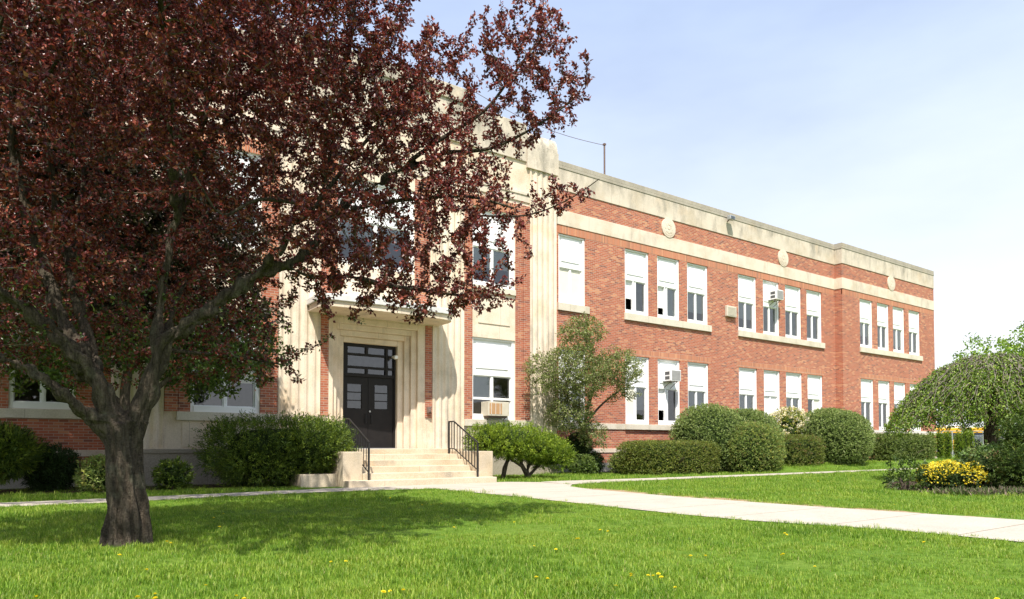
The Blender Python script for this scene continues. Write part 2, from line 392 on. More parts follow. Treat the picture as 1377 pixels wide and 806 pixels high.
CROSSA = [(-30, 14.5), (1.2, 14.75), (4.7, 15.25), (6.6, 15.3), (8.24, 14.98), (12.2, 14.98), (12.2, 15.9), (11.5, 16.6), (6.3, 16.6), (5.4, 16.4), (2.1, 16.0), (0.5, 15.85), (-30, 15.6)]
sheet('cross_path', CROSSA, 0.008, M['path2'], 'narrow concrete walk along the front of the school', 'path', 2.0)
CROSSB = [(12.2, 14.4), (15.8, 14.75), (60, 14.75), (60, 15.6), (16.7, 15.7), (13.0, 16.0), (12.2, 15.9)]
sheet('side_path', CROSSB, 0.016, M['path2'], 'thin concrete walk between the lawn and the hedges', 'path', 0.7)
def inpoly(poly, x, y):
    r = np.zeros(len(x), bool); n = len(poly); j = n-1
    for i in range(n):
        xi, yi = poly[i]; xj, yj = poly[j]
        c = ((yi > y) != (yj > y)) & (x < (xj-xi)*(y-yi)/((yj-yi) or 1e-9) + xi)
        r ^= c; j = i
    return r
sheet('parking_lot', [(64, 4), (170, -60), (190, 90), (70, 90)], 0.01, M['asphalt'], 'grey asphalt bus yard behind the chain link fence', 'parking lot', 30)
M['soil'] = plain('bed_soil', (0.055, 0.038, 0.025), 0.95, 0.1, var=0.4, scale=9)
sheet('soil_bed', [(16.3, 5.2), (19.5, 4.0), (25.5, 6.2), (24.5, 9.6), (20.5, 10.2), (17.2, 8.6)], 0.006, M['soil'], 'dark soil bed under the weeping tree', 'flower bed', 1.5)
sheet('soil_bed', [(-9, 18.6), (3.5, 17.4), (7.0, 17.3), (7.0, 20.2), (1.8, 20.2), (1.8, 20.9), (-9, 20.9)], 0.006, M['soil'], 'shaded soil strip at the foot of the wall left of the steps', 'flower bed', 1.5)
sheet('soil_bed', [(17.8, 17.2), (25.0, 16.7), (25.5, 20.9), (19.2, 20.9)], 0.006, M['soil'], 'dark soil strip under the clipped hedges beside the wall', 'flower bed', 0.8)

# ------------------------------------------------------------------ the school
A, B, C_ = 21.0, 20.55, 20.3            # wall planes: wings, end pavilion, centre block
school = thing('school_building', (9.06, 20.3, 0), 'two storey red brick school with limestone bands and a white window grid', 'school')
def part(name, mb, mat, parent=None, **k): return mb.build(name, M[mat], parent or school, **k)
WL[school.name] = (9.06, 20.3, 0)
def sub(name, mb, mat, parent, **k):
    o = mb.build(name, M[mat], None, **k); o.parent = parent; return o     # parent part sits at the school's origin frame

def wall(x0, x1, z0, z1, Y, holes, th=0.32):
    mb = MB(); xs = sorted({x0, x1} | {h[0] for h in holes} | {h[1] for h in holes}); zs = sorted({z0, z1} | {h[2] for h in holes} | {h[3] for h in holes})
    for i in range(len(xs)-1):
        for j in range(len(zs)-1):
            cx, cz = (xs[i]+xs[i+1])/2, (zs[j]+zs[j+1])/2
            if any(h[0] < cx < h[1] and h[2] < cz < h[3] for h in holes): continue
            mb.add([(xs[i],Y,zs[j]),(xs[i+1],Y,zs[j]),(xs[i+1],Y,zs[j+1]),(xs[i],Y,zs[j+1])], [(0,1,2,3)])
            mb.add([(xs[i],Y+th,zs[j]),(xs[i+1],Y+th,zs[j]),(xs[i+1],Y+th,zs[j+1]),(xs[i],Y+th,zs[j+1])], [(3,2,1,0)])
    for a, b, c, d in holes:
        mb.add([(a,Y,c),(a,Y+th,c),(a,Y+th,d),(a,Y,d)], [(0,1,2,3)]); mb.add([(b,Y,c),(b,Y+th,c),(b,Y+th,d),(b,Y,d)], [(3,2,1,0)])
        mb.add([(a,Y,c),(b,Y,c),(b,Y+th,c),(a,Y+th,c)], [(0,1,2,3)]); mb.add([(a,Y,d),(b,Y,d),(b,Y+th,d),(a,Y+th,d)], [(3,2,1,0)])
    return mb

UZ0, UZP, UZ1 = 6.68, 8.18, 9.45          # upper windows: sill, panel foot, head
LZ0, LZP, LZ1 = 1.98, 3.63, 4.88          # lower windows

def window(x0, x1, Y, z0, zp, z1, blinds=(), ac_gap=False, mullion=0.5, transom=None, open_left=0.0):
    """white frame with an infill panel above a pair of sliding sashes; blinds: (pane, drop fraction, material)"""
    f = MB(); a, b = Y + 0.05, Y + 0.24; w = 0.085
    f.box(x0, x0+w, a, b, z0, z1); f.box(x1-w-0.03, x1, a, b, z0, z1)
    f.box(x0+w, x1-w-0.03, a+0.003, b, z1-0.07, z1); f.box(x0+w, x1-w-0.03, a-0.02, b, z0, z0+0.16)
    f.box(x0+w, x1-w-0.03, a+0.05, b, zp-0.05, zp+0.05)
    xm = x0+w + (x1-x0-2*w)*mullion
    zt = z0+0.16
    f.box(xm-0.035, xm+0.035, a+0.07, b-0.01, zt, zp-0.05)
    for p, q in ((x0+w, xm-0.035), (xm+0.035, x1-w-0.03)):          # sash rails
        f.box(p, p+0.03, a+0.09, b-0.02, zt, zp-0.05); f.box(q-0.03, q, a+0.09, b-0.02, zt, zp-0.05)
        f.box(p+0.03, q-0.03, a+0.092, b-0.02, zt, zt+0.035); f.box(p+0.03, q-0.03, a+0.092, b-0.02, zp-0.085, zp-0.05)
    if transom:
        f.box(x0+w, x1-w-0.03, a+0.06, b-0.012, transom-0.04, transom+0.04)
    if open_left: f.box(xm-0.16, xm-0.11, a+0.05, b-0.03, zt, zp-0.05)
    wo = f.build('window', M['white'], school, bevel=0.004)
    p = MB(); p.box(x0+w, x1-w-0.03, a+0.06, b-0.05, zp+0.05, z1-0.07)
    p.box(x0+w+0.13, x1-w-0.17, a+0.037, a+0.06, zp+0.20, z1-0.19)
    sub('infill_panel', p, 'white', wo, bevel=0.004)
    g = MB()
    for p, q in (((x0+w, xm-0.03), (xm+0.03, x1-w-0.03)) if not open_left else ((xm-0.16, xm-0.03), (xm+0.03, x1-w-0.03))): g.add([(p, a+0.128, zt), (q, a+0.128, zt), (q, a+0.128, zp-0.05), (p, a+0.128, zp-0.05)], [(0, 1, 2, 3)])
    sub('glass_pane', g, 'glass', wo)
    for side, drop, mat in blinds:
        bl = MB(); p0, q0 = ((x0+w, xm-0.03) if side == 0 else (xm+0.03, x1-w-0.03))
        zz = zp-0.05; y = a + (0.112 if (drop == 1 and mat in ('shade_cream', 'shade_white')) else 0.150)
        n = 14 if mat == 'curtain' else 1
        if n == 1: bl.box(p0, q0, y, y+0.006, zz-(zz-zt)*drop, zz)
        else:
            ks = np.linspace(p0, q0, n*3)
            vs = [(x, y+0.03*math.sin(i*2.1)+0.03, z) for i, x in enumerate(ks) for z in (zz-(zz-zt)*drop, zz)]
            bl.add(vs, [(2*i, 2*i+2, 2*i+3, 2*i+1) for i in range(len(ks)-1)])
        sub('roller_blind' if n == 1 else 'curtain', bl, mat, wo)
    return wo

W1 = [(17.05, 18.45)]
G3 = [(20.66, 22.11), (22.63, 24.08), (24.59, 26.04)]
G4 = [(28.29, 29.74), (30.28, 31.66), (32.17, 33.62), (34.12, 35.57)]
GB = [(38.68, 40.08), (40.62, 41.97), (42.45, 43.86), (44.40, 45.83)]
WL1 = [(-0.33, 1.07)]; WL3 = [(-3.99, -2.54), (-5.96, -4.51), (-7.92, -6.47)]
def holes(g): return [(a, b, UZ0, UZ1) for a, b in g] + [(a, b, LZ0, LZ1) for a, b in g]
TOP = 11.9
part('brick_wall', wall(16.35, 36.85, 0.0, TOP, A, holes(W1+G3+G4)), 'brick')
part('brick_wall', wall(-9.5, 1.85, 0.0, TOP, A, holes(WL1+WL3)), 'brick')
part('brick_wall', wall(36.85, 47.76, 0.0, TOP, B, holes(GB)), 'brick')
mb = MB(); mb.add([(36.85,B,0),(36.85,A,0),(36.85,A,TOP),(36.85,B,TOP)], [(0,3,2,1)])
part('brick_return', mb, 'brick')
mb = MB(); mb.box(36.823, 36.849, B-0.02, A-0.035, 11.18, 12.0); part('parapet', mb, 'parapet')
mb = MB(); mb.box(36.80, 36.848, B-0.045, A+0.3, 12.021, 12.318); part('coping', mb, 'coping')
mb = MB(); mb.box(36.823, 36.849, B-0.02, A-0.035, 9.78, 10.38); part('stone_band', mb, 'band')
mb = MB(); mb.box(47.74, 47.75, B+0.01, 36, 0, TOP); part('end_wall', mb, 'brick')
# shell: floors, back, roof
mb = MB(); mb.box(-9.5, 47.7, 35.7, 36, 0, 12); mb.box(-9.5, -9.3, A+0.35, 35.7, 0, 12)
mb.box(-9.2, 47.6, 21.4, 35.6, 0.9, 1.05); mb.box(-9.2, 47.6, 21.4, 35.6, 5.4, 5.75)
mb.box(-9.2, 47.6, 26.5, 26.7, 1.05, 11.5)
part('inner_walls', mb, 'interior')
mb = MB(); mb.box(-9.5, 47.7, A+0.34, 36, 11.55, 11.85); part('roof', mb, 'roof')

def courses(x0, x1, Y, ext_l=0.0, ext_r=0.0):
    a, b = x0-ext_l, x1+ext_r
    m1 = MB(); m1.box(a, b, Y-0.030, Y+0.40, 11.18, 12.02); part('parapet', m1, 'parapet', bevel=0.012)
    m2 = MB(); m2.box(a-0.01, b+0.01, Y-0.05, Y+0.45, 12.02, 12.13); m2.box(a, b, Y-0.045, Y+0.42, 12.13, 12.32); part('coping', m2, 'coping', bevel=0.015)
    m3 = MB(); m3.box(a, b, Y-0.028, Y+0.10, 9.78, 10.38); part('stone_band', m3, 'band', bevel=0.01)
    m4 = MB(); m4.box(x0, x1, Y-0.004, Y+0.05, 9.452, 9.78); part('soldier_course', m4, 'soldier')
courses(16.40, 36.846, A); courses(-9.5, 1.8, A); courses(36.85, 47.76, B, 0.028, 0.0)
for gs, Y in ((W1, A), (G3, A), (G4, A), (GB, B), (WL1, A), (WL3, A)):
    x0, x1 = min(g[0] for g in gs), max(g[1] for g in gs)
    m = MB(); m.box(x0-0.06, x1+0.16, Y-0.085, Y+0.06, UZ0-0.30, UZ0-0.002); part('window_sill', m, 'sill', bevel=0.01)
    m = MB(); m.box(x0-0.15, x1+0.15, Y-0.003, Y+0.05, LZ1+0.002, LZ1+0.29); part('soldier_course', m, 'soldier')
# running sill course under the lower windows, plain belt and foundation
for x0, x1, Y in ((16.4, 36.845, A), (36.85, 47.76, B), (-9.5, 1.8, A)):
    m = MB(); m.box(x0, x1, Y-0.04, Y+0.06, LZ0-0.24, LZ0-0.003); part('sill_course', m, 'sill', bevel=0.008)
    m = MB(); m.box(x0, x1, Y-0.03, Y+0.06, 0.78, 0.95); part('belt_course', m, 'band', bevel=0.008)
    m = MB(); m.box(x0, x1, Y-0.05, Y+0.06, -0.05, 0.36); part('foundation', m, 'concrete', bevel=0.01)
for gs, Y in ((G3, A), (G4, A), (GB, B), (WL1, A)):
    x0, x1 = min(g[0] for g in gs), max(g[1] for g in gs)
    m = MB(); m.box(x0-0.06, x1+0.12, Y-0.10, Y-0.038, LZ0-0.235, LZ0-0.008); part('window_sill', m, 'sill', bevel=0.008)

def medallion(x, Y, z):
    m = MB(); m.disc((x, z), 0.44, Y-0.05, Y+0.02); m.disc((x, z), 0.36, Y-0.058, Y-0.045)
    for k in range(8):
        t = 2*math.pi*k/8; m.disc((x+0.19*math.cos(t), z+0.19*math.sin(t)), 0.085, Y-0.068, Y-0.05, 10)
    m.disc((x, z), 0.09, Y-0.072, Y-0.05, 12)
    part('medallion', m, 'band', bevel=0.01)
for x, Y in ((23.35, A), (32.0, A), (42.27, B), (-5.2, A)): medallion(x, Y, 10.78)

# windows of the wings
def grp(g, Y, U, Lw):
    for i, (a, b) in enumerate(g):
        if U: window(a, b, Y, UZ0, UZP, UZ1, U[i], mullion=0.5, open_left=float(g is G3 and i < 2))
        if Lw: window(a, b, Y, LZ0, LZP, LZ1, Lw[i], mullion=0.5, open_left=float(g is G3 and i == 1))
c1 = [(0, 1, 'shade_cream'), (1, 1, 'shade_cream')]
gy = lambda d: [(0, d, 'shade_grey'), (1, d, 'shade_grey')]
cu = [(0, 1, 'curtain'), (1, 1, 'curtain')]
grp(W1, A, [c1], [gy(0.5)])
grp(G3, A, [[(0, .60, 'shade_white'), (1, 1, 'curtain')], [(0, .73, 'shade_white'), (1, 1, 'shade_grey')], gy(.70)],
    [[(0, 1, 'shade_cream'), (1, .68, 'shade_grey')], [(0, .66, 'shade_white')], gy(.75)])
grp(G4, A, [gy(.62), cu, cu, cu], [gy(.6), [(0, 1, 'shade_white'), (1, 1, 'shade_white')], gy(.9), [(1, 1, 'shade_cream')]])
grp(GB, B, [gy(.6), cu, gy(.8), cu], [cu, [(0, 1, 'curtain')], gy(.5), cu])
grp(WL1, A, [gy(.5)], [gy(.4)]); grp(WL3, A, [gy(.5)]*3, [gy(.4)]*3)

# ---- centre block
CX0, CX1 = 1.85, 16.35
DX0, DX1, DZ0, DZ1 = 8.10, 9.95, 0.97, 4.31
cw = [(3.66, 5.49), (12.62, 14.46)]
SX0, SX1, SZ1 = 7.50, 10.72, 5.02                       # stepped door surround
ch = [(a, b, UZ0, UZ1) for a, b in cw] + [(a, b, LZ0, LZ1-0.03) for a, b in cw] + [(7.75, 10.4, UZ0, UZ1), (SX0, SX1, 0.0, SZ1)]
part('stone_wall', wall(CX0, CX1, 0.0, 12.2, C_, ch, 0.5), 'stone')
for x, s in ((CX0, 1), (CX1, -1)):
    mb = MB(); mb.box(min(x, x+s*0.3), max(x, x+s*0.3), C_+0.001, A+0.3, 0, 12.2); part('stone_return', mb, 'stone')
# fluted pilasters: a real scalloped profile
def fluted(x0, x1, z0, z1, Y, n, proud=0.05):
    prof = []
    w = (x1-x0)/n
    for i in range(n):
        a = x0 + i*w
        prof += [(a, Y-proud), (a+w*0.30, Y-proud)]
        for k in range(1, 6):
            t = k/6; prof.append((a+w*(0.30+0.70*t), Y-proud+0.045*math.sin(math.pi*t)))
    prof.append((x1, Y-proud))
    m = MB(); N = len(prof)
    m.add([(x, y, z0) for x, y in prof] + [(x, y, z1) for x, y in prof], [(i, i+1, N+i+1, N+i) for i in range(N-1)])
    m.add([(x0, Y-proud, z0), (x0, Y+0.02, z0), (x0, Y+0.02, z1), (x0, Y-proud, z1)], [(0, 3, 2, 1)])
    m.add([(x1, Y-proud, z0), (x1, Y+0.02, z0), (x1, Y+0.02, z1), (x1, Y-proud, z1)], [(0, 1, 2, 3)])
    m.add([(x, y, z1) for x, y in prof] + [(x1, Y+0.02, z1), (x0, Y+0.02, z1)], [tuple(range(N+2))])
    m.add([(x, y, z0) for x, y in prof] + [(x1, Y+0.02, z0), (x0, Y+0.02, z0)], [tuple(range(N+1, -1, -1))])
    part('fluted_pilaster', m, 'stone')
for x0, x1, n in ((15.10, 16.35, 5), (11.06, 12.28, 5), (6.0, 7.24, 5), (1.85, 3.0, 5)):
    fluted(x0, x1, 0.97, 11.3, C_, n)
# pilaster caps with a rounded head
for x0, x1 in ((14.95, 16.42), (1.78, 2.85)):
    m = MB(); m.box(x0, x1, C_-0.10, C_+0.6, 11.3, 12.15)
    n = 10; r = 0.33
    poly = [(C_-0.10+r-r*math.cos(math.pi*k/(2*n)), 12.15+0.58*math.sin(math.pi*k/(2*n))) for k in range(n+1)] + [(C_+0.6, 12.73), (C_+0.6, 12.15)]
    N = len(poly)
    m.add([(x0+0.05, y, z) for y, z in poly] + [(x1-0.05, y, z) for y, z in poly], [tuple(range(N-1, -1, -1)), tuple(range(N, 2*N))] + [(i, (i+1) % N, N+(i+1) % N, N+i) for i in range(N)])
    part('pilaster_cap', m, 'parapet')
m = MB(); m.box(2.85, 14.95, C_-0.06, C_+0.6, 11.5, 12.9); m.box(5.6, 12.5, C_-0.12, C_+0.6, 12.9, 13.4); part('centre_parapet', m, 'parapet', bevel=0.02)
m = MB(); m.box(3.0, 15.10, C_-0.04, C_+0.1, 10.0, 10.25); m.box(3.0, 15.1, C_-0.07, C_+0.1, 10.25, 10.36); part('cornice_band', m, 'band', bevel=0.01)
# brick piers at the sides of the bay windows
def pier(x0, x1, z0, z1, proud=0.045, mat='brick_pier'):
    m = MB(); m.box(x0, x1, C_-proud, C_+0.06, z0, z1); part('brick_pier', m, mat)
for x0, x1 in ((12.28, 12.615), (14.465, 14.78), (14.79, 15.08), (3.36, 3.655), (3.02, 3.345), (5.495, 5.98)):
    pier(x0, x1, 1.98, 9.85 if x1-x0 < 0.4 else 9.85, 0.04 if x0 not in (14.79, 3.02) else 0.075)
for x0, x1 in ((12.62, 14.46), (3.66, 5.49)):
    m = MB(); m.box(x0, x1, C_-0.02, C_+0.06, UZ1+0.002, 9.85); part('soldier_course', m, 'soldier')
    m = MB(); m.box(x0-0.34, x1+0.62, C_-0.10, C_+0.06, LZ0-0.24, LZ0-0.003); part('window_sill', m, 'sill', bevel=0.01)
    m = MB(); m.box(x0+0.005, x1-0.005, C_-0.07, C_+0.06, UZ0-0.20, UZ0-0.003); part('window_sill', m, 'sill', bevel=0.01)
    m = MB(); m.box(x0+0.25, x1-0.25, C_-0.025, C_+0.05, 5.35, 6.25); part('stone_panel', m, 'stone', bevel=0.012)
    m = MB(); m.box(x0-0.2, x1+0.3, C_-0.02, C_+0.05, 1.02, 1.70); part('stone_panel', m, 'stone', bevel=0.012)
window(12.62, 14.46, C_, UZ0, UZP-0.05, UZ1, [(0, .55, 'shade_grey'), (1, .55, 'shade_grey')])
window(3.66, 5.49, C_, UZ0, UZP-0.05, UZ1, gy(.5))
window(12.62, 14.46, C_, LZ0, LZP-0.05, LZ1-0.03, [(0, 0.62, 'shade_grey')], transom=2.72)
window(3.66, 5.49, C_, LZ0, LZP-0.05, LZ1-0.03, [(1, .5, 'shade_cream')])
window(7.75, 10.4, C_, UZ0, UZP, UZ1, gy(.4))
pier(7.24, 7.745, 5.6, 9.85); pier(10.405, 10.95, 5.6, 9.85)
for x0, x1, b_ in ((CX0, 7.0, 0), (11.15, CX1, 0)):
    m = MB(); m.box(x0-0.06, x1, C_-0.10, C_+0.05, 0.0, 0.86); part('plinth', m, 'plinth', bevel=0.01)
    m = MB(); m.box(x0-0.06, x1, C_-0.14, C_+0.05, 0.86, 0.97); part('plinth_cap', m, 'plinth', bevel=0.012)
# stepped stone surround: four nested reveals, each deeper than the last
nst = 4
for i in range(nst):
    t0, t1 = i/nst, (i+1)/nst
    y = C_ - 0.012 + 0.42*t0 + (0.0 if i else 0.0)
    xl0, xl1 = SX0 + (DX0-SX0)*t0, SX0 + (DX0-SX0)*t1
    xr0, xr1 = SX1 + (DX1-SX1)*t0, SX1 + (DX1-SX1)*t1
    zt0, zt1 = SZ1 + (DZ1-SZ1)*t0, SZ1 + (DZ1-SZ1)*t1
    m = MB(); m.box(xl0, xl1, y, C_+0.62, 0.0, zt0); m.box(xr1, xr0, y, C_+0.62, 0.0, zt0); m.box(xl1, xr1, y+0.002, C_+0.62, zt1, zt0-0.001)
    part('door_surround', m, 'stone', bevel=0.018)
for x0, x1 in ((7.26, 7.495), (10.80, 11.05)): pier(x0, x1, 1.98, 5.02, 0.03)
# double door with transom lights
YD = C_ + 0.44
fr = MB()
fr.box(DX0, DX0+0.07, YD, YD+0.14, DZ0, DZ1); fr.box(DX1-0.07, DX1, YD, YD+0.14, DZ0, DZ1); fr.box(DX0+0.07, DX1-0.07, YD, YD+0.14, DZ1-0.09, DZ1)
zl = 3.26
fr.box(DX0+0.07, DX1-0.07, YD-0.01, YD+0.14, zl, zl+0.10)
xs_ = DX1-0.36
for z in (3.52, 3.93): fr.box(DX0+0.07, xs_, YD+0.02, YD+0.12, z, z+0.075); fr.box(xs_+0.09, DX1-0.07, YD+0.022, YD+0.12, z, z+0.075)
fr.box(xs_, xs_+0.09, YD+0.01, YD+0.13, zl+0.10, DZ1-0.09)
fr.box(DX0+0.07, DX0+0.20, YD+0.015, YD+0.13, zl+0.10, DZ1-0.09)
xm_ = (DX0+0.20+xs_)/2
for z0, z1 in ((zl+0.10, 3.52), (4.005, DZ1-0.09)): fr.box(xm_-0.045, xm_+0.045, YD+0.02, YD+0.12, z0, z1)
dfr = fr.build('door_frame', M['doorpaint'], school, bevel=0.006)
g = MB(); g.add([(DX0+0.07, YD+0.07, zl+0.1), (DX1-0.07, YD+0.07, zl+0.1), (DX1-0.07, YD+0.07, DZ1-0.09), (DX0+0.07, YD+0.07, DZ1-0.09)], [(0, 1, 2, 3)]); sub('glass_pane', g, 'glass', dfr)
xmid = (DX0+DX1)/2 - 0.02
for x0, x1, hx in ((DX0+0.075, xmid-0.004, -1), (xmid+0.004, DX1-0.075, 1)):
    d = MB(); y0, y1 = YD+0.04, YD+0.09
    wx0, wx1 = (x0+0.13, x1-0.22) if hx < 0 else (x0+0.22, x1-0.18)
    wz0, wz1 = 2.25, 3.02
    d.box(x0, x1, y0, y1, DZ0+0.015, wz0); d.box(x0, x1, y0, y1, wz1, zl-0.003); d.box(x0, wx0, y0, y1, wz0, wz1); d.box(wx1, x1, y0, y1, wz0, wz1)
    for zz in (2.50, 2.76): d.box(wx0, wx1, y0+0.012, y1-0.012, zz-0.015, zz+0.015)
    do = d.build('door', M['doorpaint'], school, bevel=0.003)
    g = MB(); g.add([(wx0, y0+0.03, wz0), (wx1, y0+0.03, wz0), (wx1, y0+0.03, wz1), (wx0, y0+0.03, wz1)], [(0, 1, 2, 3)]); sub('glass_pane', g, 'glass', do)
    h = MB(); hxx = xmid + hx*0.10
    h.tube([(hxx, y0, 1.78), (hxx, y0-0.06, 1.80), (hxx, y0-0.06, 2.04), (hxx, y0, 2.06)], 0.014, 8)
    sub('pull_handle', h, 'black', do)
    if hx > 0:
        k = MB(); k.disc((xmid+0.06, 2.16), 0.03, y0-0.02, y0, 14); sub('lock', k, 'galv', do)
m = MB(); m.box(DX0, DX1, YD-0.03, YD+0.3, DZ0-0.02, DZ0+0.014); part('threshold', m, 'galv', bevel=0.004)
# canopy: bowed slab with metal edge and an upper tier
def bowed(x0, x1, y0, y1, r, bow):
    pts = [(x1, y1), (x0, y1)]; n = 10
    for k in range(n+1):
        t = math.pi/2*k/n; pts.append((x0 + r - r*math.cos(t), y0 + r - r*math.sin(t)))
    for k in range(1, 12):
        t = k/12; pts.append((x0+r+(x1-x0-2*r)*t, y0 - bow*math.sin(math.pi*t)))
    for k in range(n+1):
        t = math.pi/2*k/n; pts.append((x1 - r + r*math.sin(t), y0 + r - r*math.cos(t)))
    return pts
cano = MB(); cano.prism(bowed(6.86, 11.28, C_-1.22, C_-0.002, 0.45, 0.10), 5.06, 5.24)
co = cano.build('canopy', M['stone'], school, bevel=0.012)
e = MB(); e.prism(bowed(6.80, 11.34, C_-1.28, C_-0.004, 0.48, 0.10), 5.24, 5.42); sub('canopy_edge', e, 'whitedull', co, bevel=0.015)
e = MB(); e.prism(bowed(7.3, 10.85, C_-0.8, C_-0.006, 0.4, 0.08), 5.42, 5.56); sub('canopy_tier', e, 'whitedull', co, bevel=0.015)
# small fittings
m = MB(); m.box(10.84, 10.98, C_-0.13, C_-0.03, 2.12, 2.34); m.box(10.86, 10.96, C_-0.17, C_-0.13, 2.16, 2.26); part('wall_lamp', m, 'rust', bevel=0.02)
m = MB(); m.box(9.80, 9.90, C_+0.24, C_+0.44, 3.92, 4.0); m.disc((9.83, 3.93), 0.065, C_+0.14, C_+0.26, 14); part('security_camera', m, 'white', bevel=0.015)
m = MB(); m.box(27.25, 27.98, A-0.14, A, 7.24, 7.76); vo = part('vent_cover', m, 'beige', bevel=0.03)
m = MB()
for k in range(7): m.box(27.33, 27.90, A-0.152, A-0.138, 7.31+k*0.058, 7.345+k*0.058)
sub('louvre', m, 'beige', vo)
m = MB(); m.box(27.28, 27.66, A-0.36, A-0.16, 11.86, 12.06); fo = part('floodlight', m, 'galv', bevel=0.03)
m = MB(); m.tube([(27.45, A-0.18, 11.9), (27.45, A-0.05, 11.84)], 0.03); sub('bracket', m, 'rust', fo)
m = MB(); m.add([(27.32, A-0.364, 11.885), (27.62, A-0.364, 11.885), (27.62, A-0.364, 12.03), (27.32, A-0.364, 12.03)], [(0, 1, 2, 3)]); sub('lens', m, 'glass', fo)

# ---- entrance steps
steps = thing('entrance_steps', (9.0, 17.5, 0), 'pale limestone entrance steps with end blocks before the dark double door', 'steps')
m = MB(); T0 = 16.52
m.box(6.66, 11.12, T0, T0+0.42, -0.05, 0.165)
m.box(7.19, 10.76, T0+0.36, T0+0.80, -0.05, 0.33); m.box(7.191, 10.759, T0+0.72, T0+1.16, 0.1, 0.495)
m.box(7.192, 10.758, T0+1.08, T0+1.52, 0.1, 0.66); m.box(7.193, 10.757, T0+1.44, T0+2.2, 0.1, 0.815)
m.build('stair_flight', M['step'], steps, bevel=0.012)
m = MB(); m.box(6.75, 11.2, T0+2.0, C_-0.015, -0.05, 0.965); m.build('landing', M['step'], steps, bevel=0.012)
for x0, x1 in ((6.66, 7.185), (10.765, 11.25)):
    m = MB(); m.box(x0, x1, T0+0.40, T0+2.02, -0.05, 0.90); m.build('end_block', M['step'], steps, bevel=0.015)
m = MB(); m.box(5.7, 6.655, T0+0.75, C_-0.15, -0.05, 0.33); m.build('side_step', M['step'], steps, bevel=0.012)

def handrail(x, label):
    o = thing('handrail', (x, 17.5, 0.4), label, 'handrail')
    ya, yb, yt = 16.78, 18.12, 18.42
    za, zb = 0.165, 0.815
    H1 = 0.98
    p = MB()
    p.box(x-0.022, x+0.022, ya-0.022, ya+0.022, za, za+H1-0.02)
    p.build('post', M['black'], o)
    p = MB(); p.box(x-0.022, x+0.022, yt-0.022, yt+0.022, zb, zb+H1-0.02); p.build('post', M['black'], o)
    p = MB(); p.tube([(x, ya-0.02, za+H1), (x, yb, zb+H1), (x, yt+0.02, zb+H1)], 0.024, 8); p.build('top_rail', M['black'], o)
    p = MB(); p.tube([(x, ya, za+0.20), (x, yb, zb+0.16), (x, yt, zb+0.16)], 0.016, 8); p.build('bottom_rail', M['black'], o)
    n = 10
    for k in range(1, n):
        t = k/n; y = ya + (yt-ya)*t; q = min(1, (y-ya)/(yb-ya)); z = za + (zb-za)*q
        p = MB(); p.box(x-0.009, x+0.009, y-0.009, y+0.009, z+0.20-0.04*q, z+H1-0.01); p.build('baluster', M['black'], o)
handrail(7.30, 'black iron handrail on the side of the steps next to the spreading dark yew')
handrail(10.63, 'black iron handrail on the side of the steps next to the clipped bright green yew')

# ---- window air conditioners
def aircon(x0, x1, Y0, Y1, z0, z1, label, body='white'):
    o = thing('air_conditioner', ((x0+x1)/2, Y1, z0), label, 'air conditioner')
    m = MB(); m.box(x0, x1, Y0, Y1, z0, z1); m.build('casing', M[body], o, bevel=0.015)
    m = MB()
    for k in (0, 1):
        za = z0 + (z1-z0)*(0.14+0.40*k); zb = za + (z1-z0)*0.29
        m.box(x0-0.004, x0+0.01, Y0+0.10, Y0+0.36, za, zb)
    m.build('side_louvre', M['louvre'], o)
    m = MB(); m.box(x0+0.04, x1-0.04, Y0-0.006, Y0+0.01, z0+0.04, z1-0.04)
    for k in range(9):
        xx = x0+0.06+(x1-x0-0.12)*k/8; m.box(xx-0.012, xx+0.012, Y0-0.016, Y0-0.004, z0+0.05, z1-0.05)
    m.build('coil_grille', M['grey' if body == 'white' else 'whitedull'], o)
    m = MB()
    for xx in (x0+0.1, x1-0.1): m.tube([(xx, Y0+0.12, z0-0.01), (xx, Y1+0.02, z0-0.30)], 0.014, 6); m.box(xx-0.015, xx+0.015, Y0+0.1, Y1, z0-0.025, z0-0.001)
    m.build('support_bracket', M['rust'], o)
    return o
aircon(23.02, 23.64, A-0.42, A+0.12, 3.90, 4.40, 'white air conditioner high in a lower window between the scraggly tree and round bush')
aircon(30.82, 31.40, A-0.42, A+0.12, 8.46, 8.94, 'white air conditioner jutting from the upper window row above a brown bracket')
def gridac(x0, x1, Y0, Y1, z0, z1, label):
    o = thing('air_conditioner', ((x0+x1)/2, Y1, z0), label, 'air conditioner')
    m = MB(); m.box(x0, x1, Y0, Y1, z0, z1); m.build('casing', M['beige'], o, bevel=0.012)
    m = MB(); m.box(x0+0.06, x1-0.30, Y0-0.006, Y0+0.01, z0+0.06, z1-0.06); m.build('coil_grille', M['cardboard'], o)
    m = MB()
    for k in range(3): m.box(x0+0.12+0.18*k, x0+0.135+0.18*k, Y0-0.02, Y0-0.004, z0+0.05, z1-0.05)
    m.build('guard_bar', M['whitedull'], o)
    m = MB(); m.box(x0+0.05, x1-0.05, Y0+0.05, Y1, z0-0.06, z0-0.005); m.tube([(x0+0.1, Y0+0.05, z0-0.03), (x0+0.1, Y1, z0-0.28)], 0.015, 6); m.tube([(x1-0.1, Y0+0.05, z0-0.03), (x1-0.1, Y1, z0-0.28)], 0.015, 6)
    m.build('support_bracket', M['rust'], o)
gridac(13.10, 13.98, C_-0.30, C_+0.16, 2.10, 2.60, 'beige air conditioner with orange brown grille in the window right of the entrance')
gridac(30.90, 31.45, A-0.10, A+0.16, 2.18, 2.72, 'small grey air conditioner at the foot of the white covered window behind the hedges')

